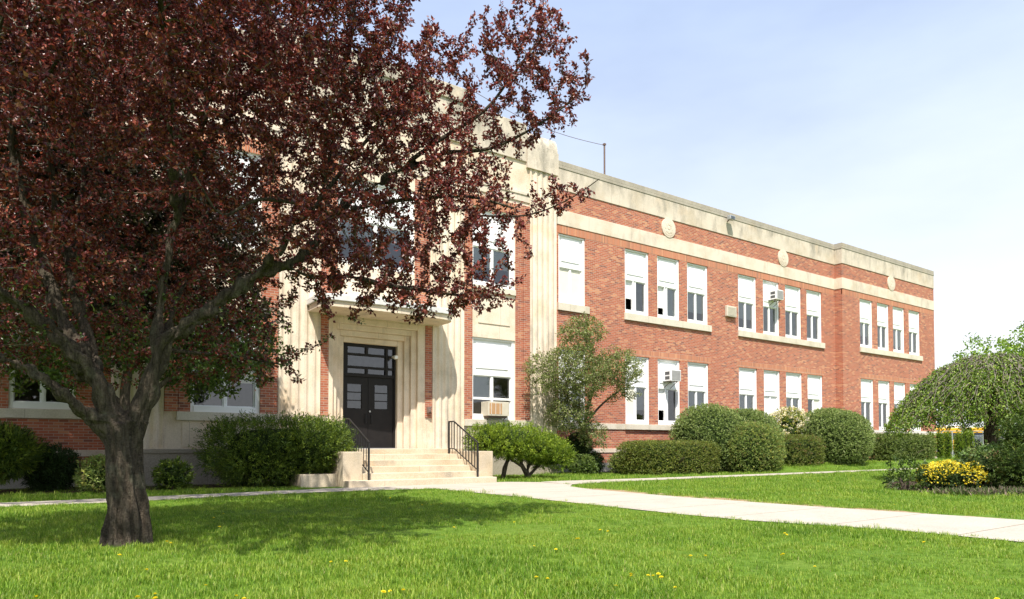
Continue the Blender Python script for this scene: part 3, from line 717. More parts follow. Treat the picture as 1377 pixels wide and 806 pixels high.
# ---- roof mast and wire
o = thing('antenna_mast', (22.4, 24.1, 11.85), 'thin dark antenna mast with a slack wire on the flat roof', 'antenna')
m = MB(); m.tube([(22.4, 24.1, 11.85), (22.4, 24.1, 15.42)], 0.045, 8); m.box(22.34, 22.46, 24.04, 24.16, 15.40, 15.48); m.build('mast', M['rust'], o)
m = MB(); m.tube([(22.4-8.0*t, 24.1-0.6*t, 15.40 + 0.1*t - 0.35*math.sin(math.pi*t)) for t in np.linspace(0, 1, 14)], 0.012, 5); m.build('wire', M['rust'], o)
m = MB(); m.tube([(14.4, 23.5, 12.0), (14.4, 23.5, 15.5)], 0.04, 8); m.build('mast', M['rust'], o)
# white standpipe by the wall
o = thing('standpipe', (17.93, 19.9, 0), 'slim white standpipe with an elbow in front of the brick wall', 'standpipe')
m = MB(); m.tube([(17.93, 19.9, 0), (17.93, 19.9, 0.62), (17.88, 19.86, 0.68), (17.80, 19.8, 0.66)], 0.035, 8); m.build('pipe', M['white'], o, smooth=True)
m = MB(); m.box(17.86, 18.0, 19.83, 19.97, 0.0, 0.10); m.build('base', M['concrete'], o, bevel=0.02)
# pipe railing at the far corner
o = thing('pipe_railing', (40, 19.9, 0.25), 'white pipe railing behind the far hedge by the corner windows', 'railing')
m = MB(); m.tube([(37.2, 19.75, 1.85), (46.5, 19.75, 1.85)], 0.03, 6); m.build('top_rail', M['whitedull'], o)
for x in (37.2, 39.5, 41.8, 44.1, 46.5):
    m = MB(); m.tube([(x, 19.75, 0.2), (x, 19.75, 1.85)], 0.03, 6); m.build('post', M['whitedull'], o)

exec_plants = True
# ------------------------------------------------------------------ plants
def inside(P, b):
    c = np.array(b[:3]); r = np.array(b[3:6]); p = b[6] if len(b) > 6 else 2.0
    return (np.abs((P-c)/r)**p).sum(1)**(1/p)
def nz3(P, s):
    """cheap smooth pseudo-noise, -1..1"""
    a = np.sin(P[:, 0]*s*1.7+P[:, 1]*s*0.6+1.3) + np.sin(P[:, 1]*s*1.9-P[:, 2]*s*0.8+0.7) + np.sin(P[:, 2]*s*2.1+P[:, 0]*s*0.5+2.1)
    b = np.sin(P[:, 0]*s*3.1-P[:, 2]*s*1.2) + np.sin(P[:, 1]*s*3.7+P[:, 0]*s) + np.sin(P[:, 2]*s*3.3+P[:, 1]*s*1.4)
    return (a + 0.6*b)/4.8
def shell(blobs, n, lo=0.82, hi=1.0, rough=0.07, ns=2.2, zmin=None):
    vol = np.array([b[3]*b[4]*b[5] for b in blobs])**0.7; out = []; nor = []
    for bi, b in enumerate(blobs):
        want = int(n*vol[bi]/vol.sum()); got = 0; c = np.array(b[:3]); r = np.array(b[3:6])
        p = b[6] if len(b) > 6 else 2.0
        while got < want:
            P = c + rng.uniform(-1.15, 1.15, (max(want*3, 400), 3))*r
            f = inside(P, b) - rough*nz3(P, ns) - rough*0.5*nz3(P+5, ns*3)
            k = (f > lo) & (f < hi)
            for bj, b2 in enumerate(blobs):
                if bj != bi: k &= inside(P, b2) > lo*0.97
            k &= P[:, 2] > (gz(P[:, 0], P[:, 1]) + 0.03 if zmin is None else zmin)
            P = P[k][:want-got]
            if len(P) == 0: break
            q = (P-c)/r
            out.append(P); nor.append(unit(np.sign(q)*np.abs(q)**(p-1)/r)); got += len(P)
    return np.concatenate(out), np.concatenate(nor)
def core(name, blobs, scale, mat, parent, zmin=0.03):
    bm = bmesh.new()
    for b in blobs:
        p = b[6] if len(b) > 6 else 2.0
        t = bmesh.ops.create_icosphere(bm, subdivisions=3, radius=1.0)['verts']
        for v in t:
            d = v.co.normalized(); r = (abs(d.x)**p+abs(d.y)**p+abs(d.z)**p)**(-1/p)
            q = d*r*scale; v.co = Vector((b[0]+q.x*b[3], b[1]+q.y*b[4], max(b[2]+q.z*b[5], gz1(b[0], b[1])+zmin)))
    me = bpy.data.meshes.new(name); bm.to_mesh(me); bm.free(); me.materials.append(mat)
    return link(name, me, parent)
YEW = [(0.055, 0.095, 0.012, 4), (0.11, 0.17, 0.018, 4), (0.24, 0.31, 0.035, 2.0), (0.025, 0.055, 0.012, 2)]
YEWB = [(0.15, 0.23, 0.014, 4), (0.24, 0.33, 0.022, 3.5), (0.36, 0.43, 0.05, 1.0), (0.05, 0.10, 0.012, 3)]
BOX = [(0.15, 0.215, 0.055, 4), (0.22, 0.29, 0.075, 4), (0.33, 0.38, 0.14, 2), (0.07, 0.105, 0.03, 1.5)]
HOL = [(0.14, 0.205, 0.05, 4), (0.21, 0.275, 0.065, 4), (0.40, 0.39, 0.09, 1.3), (0.22, 0.16, 0.08, 0.5)]
def bush(name, label, cat, blobs, n, Ln, Wd, cols, mat='leaf', outw=0.8, upw=0.35, jitter=0.6, lo=0.82, rough=0.08, group=None, stems=True, corescale=0.80, ns=2.2, hi=1.03, spr=7, slen=None):
    cx = sum(b[0] for b in blobs)/len(blobs); cy = sum(b[1] for b in blobs)/len(blobs)
    o = thing(name, (cx, cy, gz1(cx, cy)), label, cat, group)
    P, N = shell(blobs, int(n*2.2/spr), lo-0.07, hi, rough, ns)
    A = unit(N*outw + np.array([0, 0, upw]) + rng.normal(0, jitter*0.8, P.shape))      # twig axes; leaves stand along each
    sl = (slen or Ln*1.5)*rng.uniform(0.5, 1.25, len(P)); shade = palette(len(P), cols, 0.22)
    idx = np.repeat(np.arange(len(P)), spr); t = rng.uniform(-0.35, 0.75, (len(idx), 1))
    pos = P[idx] + A[idx]*t*sl[idx][:, None] + rng.normal(0, 0.10*sl.mean(), (len(idx), 3))
    D = A[idx]*0.8 + rng.normal(0, 0.38 if mat == 'needle' else 0.55, (len(idx), 3))
    tint = shade[idx]*0.6 + palette(len(idx), cols, 0.15)*0.4
    leaves('foliage', pos, D, Ln, Wd, M[mat], cols, o, up=0.3, tint=tint)
    if corescale: core('shade_core', blobs, corescale*0.93, M['innergreen'], o)  # solid core blocks see-through; interior shade is put into its dark colour
    if stems:
        m = MB()
        for k in range(5):
            a = rng.uniform(0, 6.28); r = 0.25*min(b[3] for b in blobs); g = gz1(cx, cy)
            m.tube([(cx+r*.4*math.cos(a), cy+r*.4*math.sin(a), g-0.03), (cx+r*math.cos(a), cy+r*math.sin(a), g+0.5*blobs[0][2]-0.5*g), (cx+2*r*math.cos(a), cy+2*r*math.sin(a), blobs[0][2])], [0.035, 0.028, 0.012], 6)
        m.build('stem', M['bark2'], o)
    return o

bush('yew_shrub', 'broad dark green spreading yew beside the entrance steps under the plum tree', 'shrub',
     [(5.55, 18.45, 0.96, 1.80, 0.95, 0.74, 3.2), (5.6, 18.35, 0.55, 1.45, 0.75, 0.52, 3), (6.25, 18.0, 1.0, 0.85, 0.75, 0.62, 2.6)], 22000, 0.080, 0.022, YEW, 'needle', 1.0, 0.35, 0.3, rough=0.13, ns=3.6, hi=1.05, spr=12, slen=0.30, corescale=0.78)
# clipped bright yew standing on bare leaning trunks
o = bush('yew_shrub', 'clipped bright green yew with bare leaning trunks beside the steps', 'shrub',
     [(12.55, 17.75, 1.18, 1.25, 1.0, 0.50, 2.3), (13.55, 17.75, 0.95, 0.95, 0.85, 0.42, 2.2), (11.75, 17.9, 1.22, 0.72, 0.7, 0.42, 2.2), (13.9, 17.6, 0.72, 0.75, 0.7, 0.40, 2.2), (12.9, 17.35, 1.0, 0.8, 0.6, 0.35, 2.2)], 15000, 0.075, 0.020, YEWB, 'needle', 0.7, 0.55, 0.5, spr=10, slen=0.20, stems=False, rough=0.12, ns=4, corescale=0.78)
m = MB()
m.tube([(12.2, 17.8, -0.03), (12.28, 17.8, 0.35), (12.5, 17.85, 0.8), (12.6, 17.9, 1.0)], [0.09, 0.075, 0.06, 0.05], 8)
m.tube([(13.05, 17.6, -0.03), (13.0, 17.6, 0.16), (12.8, 17.6, 0.42), (12.45, 17.65, 0.62), (12.2, 17.7, 0.85)], [0.12, 0.09, 0.06, 0.045, 0.03], 8)
m.tube([(13.0, 17.6, 0.15), (13.08, 17.65, 0.4), (13.4, 17.75, 0.75)], [0.08, 0.06, 0.03], 8)
m.tube([(13.02, 17.6, 0.12), (12.85, 17.7, 0.5), (12.9, 17.75, 0.85)], [0.07, 0.05, 0.03], 8)
m.tube([(13.05, 17.6, 0.1), (13.3, 17.6, 0.3), (13.8, 17.7, 0.65)], [0.06, 0.045, 0.025], 8)
m.build('trunk', M['bark2'], o, smooth=True)
bush('boxwood_hedge', 'low square clipped hedge nearest the scraggly tree, brownish top', 'hedge',
     [(19.75, 17.75, 0.62, 2.15, 0.75, 0.58, 7)], 22000, 0.050, 0.028, [(0.100, 0.138, 0.025, 4), (0.163, 0.200, 0.035, 3), (0.275, 0.288, 0.050, 1.5), (0.16, 0.10, 0.04, 0.6)], rough=0.03, stems=True, lo=0.90, corescale=0.92, spr=4)
bush('holly_bush', 'big two-lobed dark green mound bush rising over the clipped hedge', 'shrub',
     [(22.65, 18.3, 1.25, 1.6, 1.4, 1.48, 2.2), (24.65, 18.0, 1.15, 1.6, 1.4, 1.45, 2.2)], 23000, 0.065, 0.034, BOX, rough=0.035, ns=2.2, lo=0.91, hi=1.0, corescale=0.94, spr=4, slen=0.07)
bush('holly_bush', 'lower rounded bush with yellowish leaves at the right end of the low square hedge', 'shrub',
     [(23.75, 17.0, 0.85, 1.5, 0.95, 1.15, 2.2)], 10000, 0.065, 0.034, HOL, rough=0.06, ns=2.8, lo=0.90, hi=1.01, corescale=0.92, spr=4, slen=0.08)
bush('boxwood_hedge', 'short clipped hedge with reddish tips between the two great round bushes', 'hedge',
     [(27.1, 17.35, 0.80, 1.5, 0.65, 0.66, 6)], 8000, 0.065, 0.032, [(0.112, 0.150, 0.027, 4), (0.175, 0.213, 0.037, 3), (0.20, 0.12, 0.05, 0.9)], rough=0.06, lo=0.86, corescale=0.86)
bush('round_bush', 'great round clipped dark green bush in the middle of the right lawn edge', 'shrub',
     [(30.7, 17.75, 1.35, 2.05, 1.65, 1.42, 2.25)], 18000, 0.075, 0.038, BOX, rough=0.03, ns=3, lo=0.91, hi=1.0, corescale=0.94, spr=4, slen=0.08)
bush('boxwood_hedge', 'long dark flat topped hedge at the far corner of the school', 'hedge',
     [(39.7, 18.9, 0.92, 2.5, 0.8, 0.72, 7)], 12000, 0.085, 0.042, [(0.100, 0.144, 0.033, 4), (0.150, 0.200, 0.044, 3), (0.225, 0.263, 0.075, 1)], rough=0.05, lo=0.86, corescale=0.86)
# cream flowering rhododendron
o = bush('flowering_rhododendron', 'cream flowering shrub with yellow leaves behind the round clipped bush', 'shrub',
     [(29.3, 18.9, 1.62, 1.15, 0.9, 1.15, 2)], 2500, 0.10, 0.05, [(0.20, 0.26, 0.04, 3), (0.46, 0.45, 0.06, 2.5), (0.10, 0.16, 0.03, 2)], rough=0.15)
P, N = shell([(29.3, 18.9, 1.62, 1.15, 0.9, 1.15, 2)], 420, 0.95, 1.10, 0.15)
PP = np.repeat(P, 14, 0) + rng.normal(0, 0.045, (len(P)*14, 3)); NN = np.repeat(N, 14, 0) + rng.normal(0, 0.7, (len(P)*14, 3))
leaves('blossom', PP, NN, 0.07, 0.055, M['petal'], [(0.80, 0.74, 0.52, 3), (0.85, 0.82, 0.70, 2), (0.75, 0.62, 0.30, 1)], o, up=0)
# azaleas and small plants along the wall
for (x, y, r, h, lab, nm, cols) in [
    (16.35, 18.75, 0.42, 0.36, 'small rounded azalea in the grass under the scraggly tree', 'azalea_shrub', [(0.12, 0.18, 0.035, 3), (0.18, 0.24, 0.05, 2), (0.06, 0.10, 0.02, 3)]),
    (18.35, 18.95, 0.42, 0.38, 'small pale green azalea at the near end of the low square hedge', 'azalea_shrub', [(0.16, 0.21, 0.05, 3), (0.24, 0.29, 0.08, 2), (0.09, 0.13, 0.03, 2)]),
    (1.35, 17.75, 0.40, 0.40, 'small glossy leaved shrub left of the plum trunk by the path', 'azalea_shrub', HOL),
    (2.85, 17.75, 0.36, 0.36, 'small dim shrub right of the plum trunk below the stone ledge', 'azalea_shrub', YEW)]:
    bush(nm, lab, 'shrub', [(x, y, h*0.95, r, r, h, 2.2)], 1100, 0.085, 0.034, cols, rough=0.15, corescale=0.7)
bush('yew_shrub', 'mushroom shaped yew at the left end of the wall, cut by the photo edge', 'shrub',
     [(-0.75, 19.2, 1.02, 1.0, 0.9, 0.45, 2.3), (-0.5, 19.1, 0.75, 0.7, 0.7, 0.4, 2.3)], 7000, 0.12, 0.024, YEW, 'needle', 0.8, 0.45, 0.5, rough=0.12, ns=3)
bush('yew_shrub', 'dark little yew under the left wing window between mushroom yew and plum trunk', 'shrub',
     [(0.55, 19.55, 0.50, 0.50, 0.5, 0.50, 2.3)], 2800, 0.10, 0.022, [(0.02, 0.045, 0.01, 3), (0.04, 0.08, 0.014, 2)], 'needle', rough=0.12)

# far arborvitae columns
ords = ['first slim arborvitae column next to the long dark hedge', 'second slim arborvitae column from the long dark hedge', 'third slim arborvitae column, beside the pale fence post',
        'fourth slim arborvitae column, just past the pale fence post', 'fifth slim arborvitae column, next to last of its row', 'last slim arborvitae column, nearest the weeping tree trunk']
for k, u in enumerate([(43.94,19.20,1.05), (44.38,18.89,1.05), (44.75,18.63,1.05), (45.28,18.26,1.05), (45.57,18.05,1.05), (45.82,17.88,1.05)]):
    hh = (0.78, 0.80, 0.86, 0.80, 0.92, 0.88)[k]
    bush('arborvitae', ords[k], 'arborvitae', [(u[0], u[1], 0.2+hh, 0.20, 0.20, hh, 2.4)], 900, 0.10, 0.035, [(0.12, 0.19, 0.018, 3), (0.18, 0.26, 0.025, 3), (0.26, 0.32, 0.05, 1)], 'needle', 0.5, 1.0, 0.3, rough=0.1, group='row of arborvitae columns', stems=False)

# flower bed by the weeping tree
o = bush('golden_shrub', 'low shrub with bright yellow flowering top in the bed under the weeping tree', 'shrub',
     [(18.1, 7.5, 0.30, 0.72, 0.60, 0.28, 2.2)], 2600, 0.06, 0.03, [(0.05, 0.09, 0.02, 4), (0.09, 0.15, 0.03, 3), (0.03, 0.05, 0.015, 2)], rough=0.15)
P, N = shell([(18.1, 7.42, 0.32, 0.80, 0.68, 0.34, 2.2)], 5200, 0.88, 1.10, 0.2)
k = (P[:, 2] > 0.30 + 0.1*rng.normal(size=len(P))) & (nz3(P, 5.0) > -0.12); P, N = P[k], N[k]
leaves('blossom', P, N + rng.normal(0, .7, P.shape), 0.05, 0.035, M['petal'], [(0.78, 0.60, 0.03, 4), (0.84, 0.70, 0.10, 2), (0.42, 0.42, 0.04, 1.5)], o, up=0)
bush('leafy_shrub', 'loose leafy shrub at the lawn corner of the bed left of the yellow flowers', 'shrub',
     [(17.35, 8.15, 0.30, 0.36, 0.36, 0.34, 2)], 330, 0.11, 0.045, [(0.06, 0.10, 0.02, 3), (0.12, 0.17, 0.03, 2), (0.03, 0.06, 0.015, 2)], rough=0.25, hi=1.25, corescale=0)
bush('rose_bush', 'upright light leaved rose bush right of the yellow flowers', 'shrub',
     [(18.35, 6.95, 0.50, 0.46, 0.46, 0.50, 2)], 800, 0.085, 0.05, [(0.07, 0.13, 0.03, 3), (0.13, 0.20, 0.05, 3), (0.24, 0.26, 0.10, 1), (0.20, 0.09, 0.06, 0.6)], rough=0.25, hi=1.12, corescale=0.6)
bush('dwarf_conifer', 'dark cloud shaped dwarf conifer at the right photo edge of the bed', 'conifer',
     [(18.35, 6.10, 0.62, 0.50, 0.5, 0.55, 2), (18.9, 6.2, 1.30, 0.55, 0.55, 0.42, 2), (18.95, 5.75, 0.75, 0.6, 0.6, 0.6, 2), (18.6, 5.9, 1.1, 0.3, 0.3, 0.4, 2)], 6500, 0.075, 0.02, [(0.045, 0.085, 0.014, 3), (0.08, 0.13, 0.018, 3), (0.14, 0.16, 0.025, 1)], 'needle', 0.8, 0.3, 0.5, rough=0.18, ns=4)
bush('evergreen_shrub', 'dark shrub behind the rose bush at the foot of the weeping tree', 'shrub',
     [(20.2, 7.2, 0.55, 1.0, 0.8, 0.55, 2.2)], 4000, 0.08, 0.04, [(0.03, 0.055, 0.012, 3), (0.05, 0.09, 0.02, 2)], rough=0.15)
def groundcover():
    n = 2600; x = rng.uniform(16.0, 19.4, n); y = 6.55 - (x-16.2)*0.62 + rng.normal(0, 0.28, n)
    P = np.stack([x, y, np.full(n, 0.01)], 1)
    D = np.stack([rng.normal(0, .5, n), rng.normal(0, .5, n), np.full(n, 1.0)], 1)
    o = leaves('ground_cover', P, D, 0.17, 0.035, M['leaf'], [(0.20, 0.16, 0.12, 2), (0.12, 0.15, 0.05, 3), (0.24, 0.19, 0.14, 1.5), (0.07, 0.12, 0.03, 2)])
    tag(o, 'low mauve and green plants edging the flower bed', 'ground cover', kind='stuff')
groundcover()

# ------------------------------------------------------------------ branching growth
def grow(seeds, par0, attr, D=0.12, infl=0.9, kill=0.22, iters=70, wob=0.25, grav=0.0):
    """space colonisation; seeds: node positions with parents; returns nodes, parents"""
    nodes = [Vector(p) for p in seeds]; par = list(par0)
    att = [Vector(p) for p in attr]
    cnt = [0]*len(nodes)
    for it in range(iters):
        kd = KDTree(len(nodes))
        for i, p in enumerate(nodes): kd.insert(p, i)
        kd.balance(); pull = {}; keep = []
        for a in att:
            p, i, d = kd.find(a)
            if d < kill: continue
            keep.append(a)
            if d < infl or it < 4:
                v = (a-p)/max(d, 1e-6)
                if i in pull: pull[i] += v
                else: pull[i] = v.copy()
        att = keep
        if not pull or not att: break
        for i, v in pull.items():
            if cnt[i] > 3: continue
            if v.length < 1e-3: v = Vector((0, 0, 1))
            d = v.normalized() + Vector((random.gauss(0, wob), random.gauss(0, wob), random.gauss(0, wob)+grav))
            nodes.append(nodes[i] + d.normalized()*D*random.uniform(.8, 1.2)); par.append(i); cnt.append(0); cnt[i] += 1
    return nodes, par
def pipe(nodes, par, r0, ex, fixed=None):
    n = len(nodes); rad = [0.0]*n; ch = [0]*n
    for i in range(n-1, -1, -1):
        if ch[i] == 0: acc = r0**ex
        else: acc = rad[i]
        rad[i] = acc
        if par[i] >= 0: rad[par[i]] += acc; ch[par[i]] += 1
    r = [x**(1/ex) for x in rad]
    return np.array(r), np.array(ch)
def twigmesh(name, nodes, par, rad, mat, parent, skip=0, sides=5, maxr=0.05):
    P = np.array([tuple(p) for p in nodes]); par = np.array(par); idx = np.arange(len(P))
    k = (par >= 0) & (idx >= skip); c = idx[k]; q = par[k]
    a, b = P[q], P[c]; rb = np.minimum(rad[c], maxr); ra = np.minimum(np.minimum(rad[q], rb*1.35), maxr)
    d = unit(b-a); up = np.tile(np.array([0.31, 0.17, 0.93]), (len(d), 1)); s = unit(np.cross(d, up)); t = np.cross(d, s)
    V = []
    for cen, r in ((a, ra), (b, rb)):
        for m in range(sides):
            th = 2*math.pi*m/sides; V.append(cen + (s*math.cos(th) + t*math.sin(th))*r[:, None])
    V = np.stack(V, 1).reshape(-1, 3); base = (np.arange(len(c))*2*sides)[:, None]
    F = np.concatenate([base + np.array([m, (m+1) % sides, sides+(m+1) % sides, sides+m]) for m in range(sides)])
    return npmesh(name, V, F, mat, parent, smooth=True)
def ellipsoid_pts(E, n):
    out = []; w = np.array([e[3]*e[3]*e[4]*(e[5] if len(e) > 5 else 1) for e in E]); w = w/w.sum()
    for e, k in zip(E, w):
        m = max(3, int(n*k)); d = unit(rng.normal(size=(m, 3))); r = rng.uniform(0, 1, (m, 1))**(1/2.5)
        out.append(np.array(e[:3]) + d*r*np.array([e[3], e[3], e[4]]))
    return np.concatenate(out)
def polyline(pts, step):
    pts = [Vector(p) for p in pts]; out = [pts[0]]
    for i in range(len(pts)-1):
        p0 = pts[max(i-1, 0)]; p1, p2 = pts[i], pts[i+1]; p3 = pts[min(i+2, len(pts)-1)]
        n = max(1, int((p2-p1).length/step))
        for k in range(1, n+1):
            t = k/n
            out.append(0.5*((2*p1) + (p2-p0)*t + (2*p0-5*p1+4*p2-p3)*t*t + (3*p1-p0-3*p2+p3)*t**3))
    return out
def remeshed(name, mb, mat, parent, voxel, disp=0.0, dscale=6.0, furrow=0.0, twist=None):
    """weld overlapping limb tubes into one continuous skin and roughen it like bark"""
    tmp = mb.build(name+'_raw', mat); mod = tmp.modifiers.new('r', 'REMESH'); mod.mode = 'VOXEL'; mod.voxel_size = voxel; mod.use_smooth_shade = True
    sm = tmp.modifiers.new('s', 'SMOOTH'); sm.factor = 0.5; sm.iterations = 3
    dg = bpy.context.evaluated_depsgraph_get(); me = bpy.data.meshes.new_from_object(tmp.evaluated_get(dg))
    bpy.data.objects.remove(tmp)
    n = len(me.vertices); co = np.empty(n*3, np.float32); me.vertices.foreach_get('co', co); co = co.reshape(-1, 3)
    no = np.empty(n*3, np.float32); me.vertices.foreach_get('normal', no); no = no.reshape(-1, 3)
    h = np.empty(n)
    for i in range(n):
        x, y, z = co[i]
        if twist and z < 1.3:
            q = twist[2]*z; dx, dy = x-twist[0], y-twist[1]; x, y = twist[0]+dx*math.cos(q)-dy*math.sin(q), twist[1]+dx*math.sin(q)+dy*math.cos(q)
        a = noise.fractal((x*dscale, y*dscale, z*dscale*0.22), 1.0, 2.0, 4)
        f = 1-abs(noise.noise((x*dscale*1.1+3, y*dscale*1.1, z*dscale*0.16+1.7)))*2.2
        h[i] = a*disp - max(f, -0.2)*furrow
    co = co + no*h[:, None]
    me.vertices.foreach_set('co', co.astype(np.float32).ravel()); me.update(); me.name = name
    me.materials.clear(); me.materials.append(mat); me.shade_smooth()
    return link(name, me, parent)

# ---- the purple-leaved plum
def plum():
    base = (0.93,8.44,-0.01)
    o = thing('plum_tree', (base[0], base[1], 0), 'large purple leaved plum tree with a furrowed multi stem trunk on the lawn', 'tree')
    fork = (0.87,8.44,1.21)
    limbs = [   # (points, start radius, end radius)
        ([(base[0], base[1], -0.15), (0.91,8.45,0.25), (0.88,8.45,0.73), (0.85,8.46,1.05), (0.76,8.49,1.37)], 0.215, 0.175),
        ([(0.87,8.52,0.73), (0.98,8.43,1.21), (1.11,8.37,1.69), (1.20,8.30,2.10), (1.35,8.19,2.30), (1.59,8.07,2.51), (1.81,7.96,2.72), (2.08,7.89,2.95), (2.38,7.79,3.10), (2.69,7.82,3.37), (2.96,7.85,3.78), (3.54,7.67,4.30), (4.23,7.41,4.70)], 0.150, 0.025),
        ([(0.87,8.45,0.97), (0.74,8.46,1.44), (0.60,8.43,1.75), (0.43,8.36,1.97), (0.15,8.30,2.24), (-0.13,8.24,2.48), (-0.56,8.29,2.73), (-1.10,8.41,3.08)], 0.145, 0.05),
        ([(0.77,8.52,1.05), (0.54,8.42,1.36), (0.28,8.35,1.61), (0.03,8.27,1.80), (-0.20,8.19,1.89), (-0.58,8.09,2.03)], 0.10, 0.05),
        ([(0.53,8.47,1.79), (0.39,8.68,2.20), (0.24,8.96,2.62), (0.10,9.16,3.17), (-0.03,9.23,3.66), (-0.14,9.28,4.32), (-0.16,9.15,4.92), (-0.09,8.97,5.34), (0.10,8.70,5.60), (0.34,8.39,6.00)], 0.115, 0.035),
        ([(0.65,8.52,1.64), (0.54,8.82,2.27), (0.41,9.19,2.98), (0.29,9.49,3.63), (0.21,9.65,4.27), (0.17,9.65,4.97), (0.12,9.66,5.75), (0.31,9.37,6.72)], 0.085, 0.03),
        ([(1.13,8.36,1.69), (1.19,8.42,2.36), (1.25,8.48,2.95), (1.35,8.51,3.57), (1.54,8.47,4.28), (1.62,8.39,4.87), (1.71,8.30,5.64), (1.74,8.12,6.58)], 0.095, 0.03),
        ([(2.08,7.89,2.95), (2.25,7.64,3.21), (2.40,7.52,3.50), (2.63,7.47,3.78), (2.77,7.47,4.40), (2.87,7.50,5.04), (3.00,7.51,5.69), (3.06,7.44,6.47)], 0.062, 0.02),
        ([(2.35,7.82,3.09), (2.64,7.68,2.97), (3.01,7.48,2.99), (3.40,7.33,2.91), (3.87,7.12,2.86), (4.35,6.91,2.81)], 0.045, 0.014),
        ([(2.96,7.85,3.78), (3.32,7.59,3.91), (3.75,7.29,3.98), (4.31,7.01,4.04), (4.81,6.79,3.94)], 0.035, 0.012),
        ([(2.96,7.85,3.78), (3.47,7.95,4.61), (3.89,7.87,5.31), (4.16,7.78,5.98)], 0.028, 0.008),
        ([(3.54,7.67,4.30), (4.10,7.38,4.80), (4.60,7.13,5.21), (4.89,6.91,5.67), (5.11,6.74,6.04)], 0.035, 0.012),
        ([(4.23,7.41,4.70), (4.68,7.09,4.75), (5.13,6.77,5.02), (5.50,6.49,5.35)], 0.028, 0.01),
        ([(2.65,7.46,3.71), (2.02,7.54,3.69), (1.65,7.56,3.45), (1.42,7.47,3.68)], 0.028, 0.012),
        ([(-0.14,9.15,4.68), (0.11,8.36,4.74), (0.27,7.75,4.88), (0.47,7.24,4.98)], 0.035, 0.015),
        ([(-0.56,8.29,2.73), (-0.45,8.06,3.46), (-0.34,7.84,4.30), (-0.19,7.58,5.18)], 0.06, 0.02),
        ([(2.63,7.47,3.78), (3.23,7.39,4.66), (3.77,7.34,5.42), (4.04,7.37,6.17)], 0.03, 0.008),
        ([(2.87,7.50,5.04), (3.40,7.47,5.81), (3.69,7.48,6.56)], 0.025, 0.008),
        ([(-0.45,8.06,3.46), (-0.64,7.55,4.54), (-0.75,6.99,5.23), (-0.70,6.45,5.51)], 0.05, 0.015),
        ([(1.35,8.51,3.57), (1.16,7.63,4.44), (0.93,6.79,5.05), (0.76,6.04,5.48), (0.75,5.43,5.67)], 0.05, 0.015),
        ([(0.41,9.19,2.98), (0.63,10.44,4.92), (0.96,11.71,7.03), (1.22,12.57,8.75)], 0.06, 0.015),
        ([(1.20,8.30,2.10), (1.65,8.59,2.12), (2.11,8.76,2.13), (2.58,8.55,2.05)], 0.03, 0.01),
        ([(0.15,8.30,2.24), (0.37,9.00,2.28), (0.18,9.99,2.21), (-0.11,10.81,2.18)], 0.03, 0.01),
        ([(4.41,7.01,3.83), (4.98,6.73,3.87), (5.42,6.47,4.08), (5.72,6.25,4.33)], 0.014, 0.006),
        ([(1.54,8.47,4.28), (2.18,8.84,5.39), (2.80,9.09,6.39), (3.25,9.23,7.45)], 0.045, 0.02),
        ([(1.19,8.30,2.10), (1.47,8.94,2.81), (1.92,9.57,3.66), (2.45,9.90,4.56), (2.98,9.98,5.46)], 0.055, 0.02),
    ]
    mb = MB(); seeds = []; par = []
    for pts, ra, rb in limbs:
        pl = polyline(pts, 0.10); n = len(pl)
        rad = [ra + (rb-ra)*(i/(n-1))**0.75 for i in range(n)]
        if not seeds:
            for i in range(n):
                rad[i] *= 1 + 0.12*max(0, 1-(pl[i].z+0.1)/0.45)**2
        k_ = next((i for i in range(n) if rad[i] < 0.026), n)
        if k_ > 2: mb.tube(pl[:k_], rad[:k_], 12)
        if k_ < n: thin = MB(); thin.tube(pl[max(k_-3, 0):], [min(q, 0.028) for q in rad[max(k_-3, 0):]], 7); thin.build('limb', M['bark'], o, smooth=True)
        first = len(seeds)
        if first == 0: pa = -1
        else: pa = min(range(len(seeds)), key=lambda k: (seeds[k]-pl[0]).length)
        for i, p in enumerate(pl):
            seeds.append(p); par.append(pa if i == 0 else len(seeds)-2)
    # root flare ribs
    for k in range(7):
        a = 2*math.pi*k/7 + 0.3; c, s = math.cos(a), math.sin(a)
        mb.tube([(base[0]+0.23*c, base[1]+0.23*s, -0.08), (base[0]+0.185*c, base[1]+0.185*s, 0.10), (base[0]+0.15*c, base[1]+0.15*s, 0.45), (base[0]-0.02+0.12*c, base[1]+0.12*s, 0.95)], [0.065, 0.068, 0.065, 0.05], 10)
    remeshed('trunk', mb, M['bark'], o, 0.016, 0.026, 7.5, 0.050, twist=(base[0], base[1], 0.55))
    E = [(0.72,8.66,4.81)+(2.1, 1.75), (2.50,8.12,5.37)+(1.9, 1.65), (4.95,6.87,5.60)+(0.98, 0.93, 1.7), (3.84,7.46,4.30)+(1.15, 0.72), (4.52,7.01,3.58)+(0.72, 0.80, 0.3),
         (1.31,7.91,7.09)+(2.4, 1.2, .6), (-0.24,8.52,3.65)+(1.7, 1.6), (2.17,8.06,3.43)+(1.45, 0.85), (1.54,9.63,2.66)+(1.3, 0.65), (2.40,9.04,2.18)+(0.55, 0.45), (3.19,7.72,3.03)+(0.95, 0.42, .6),
         (-1.12,8.74,4.67)+(1.9, 1.7, .5), (2.97,8.45,7.39)+(1.15, 0.85), (5.20,6.63,4.14)+(0.36, 0.36, 2.5), (0.42,10.65,3.08)+(1.4, 0.9), (4.00,7.78,5.59)+(0.75, 0.85), (2.52,10.26,6.85)+(1.4, 1.5, .6), (3.28,9.55,4.74)+(1.3, 1.1, .5), (0.56,6.82,4.60)+(1.3, .8, .6), (2.63,8.40,1.95)+(.25, .3)]
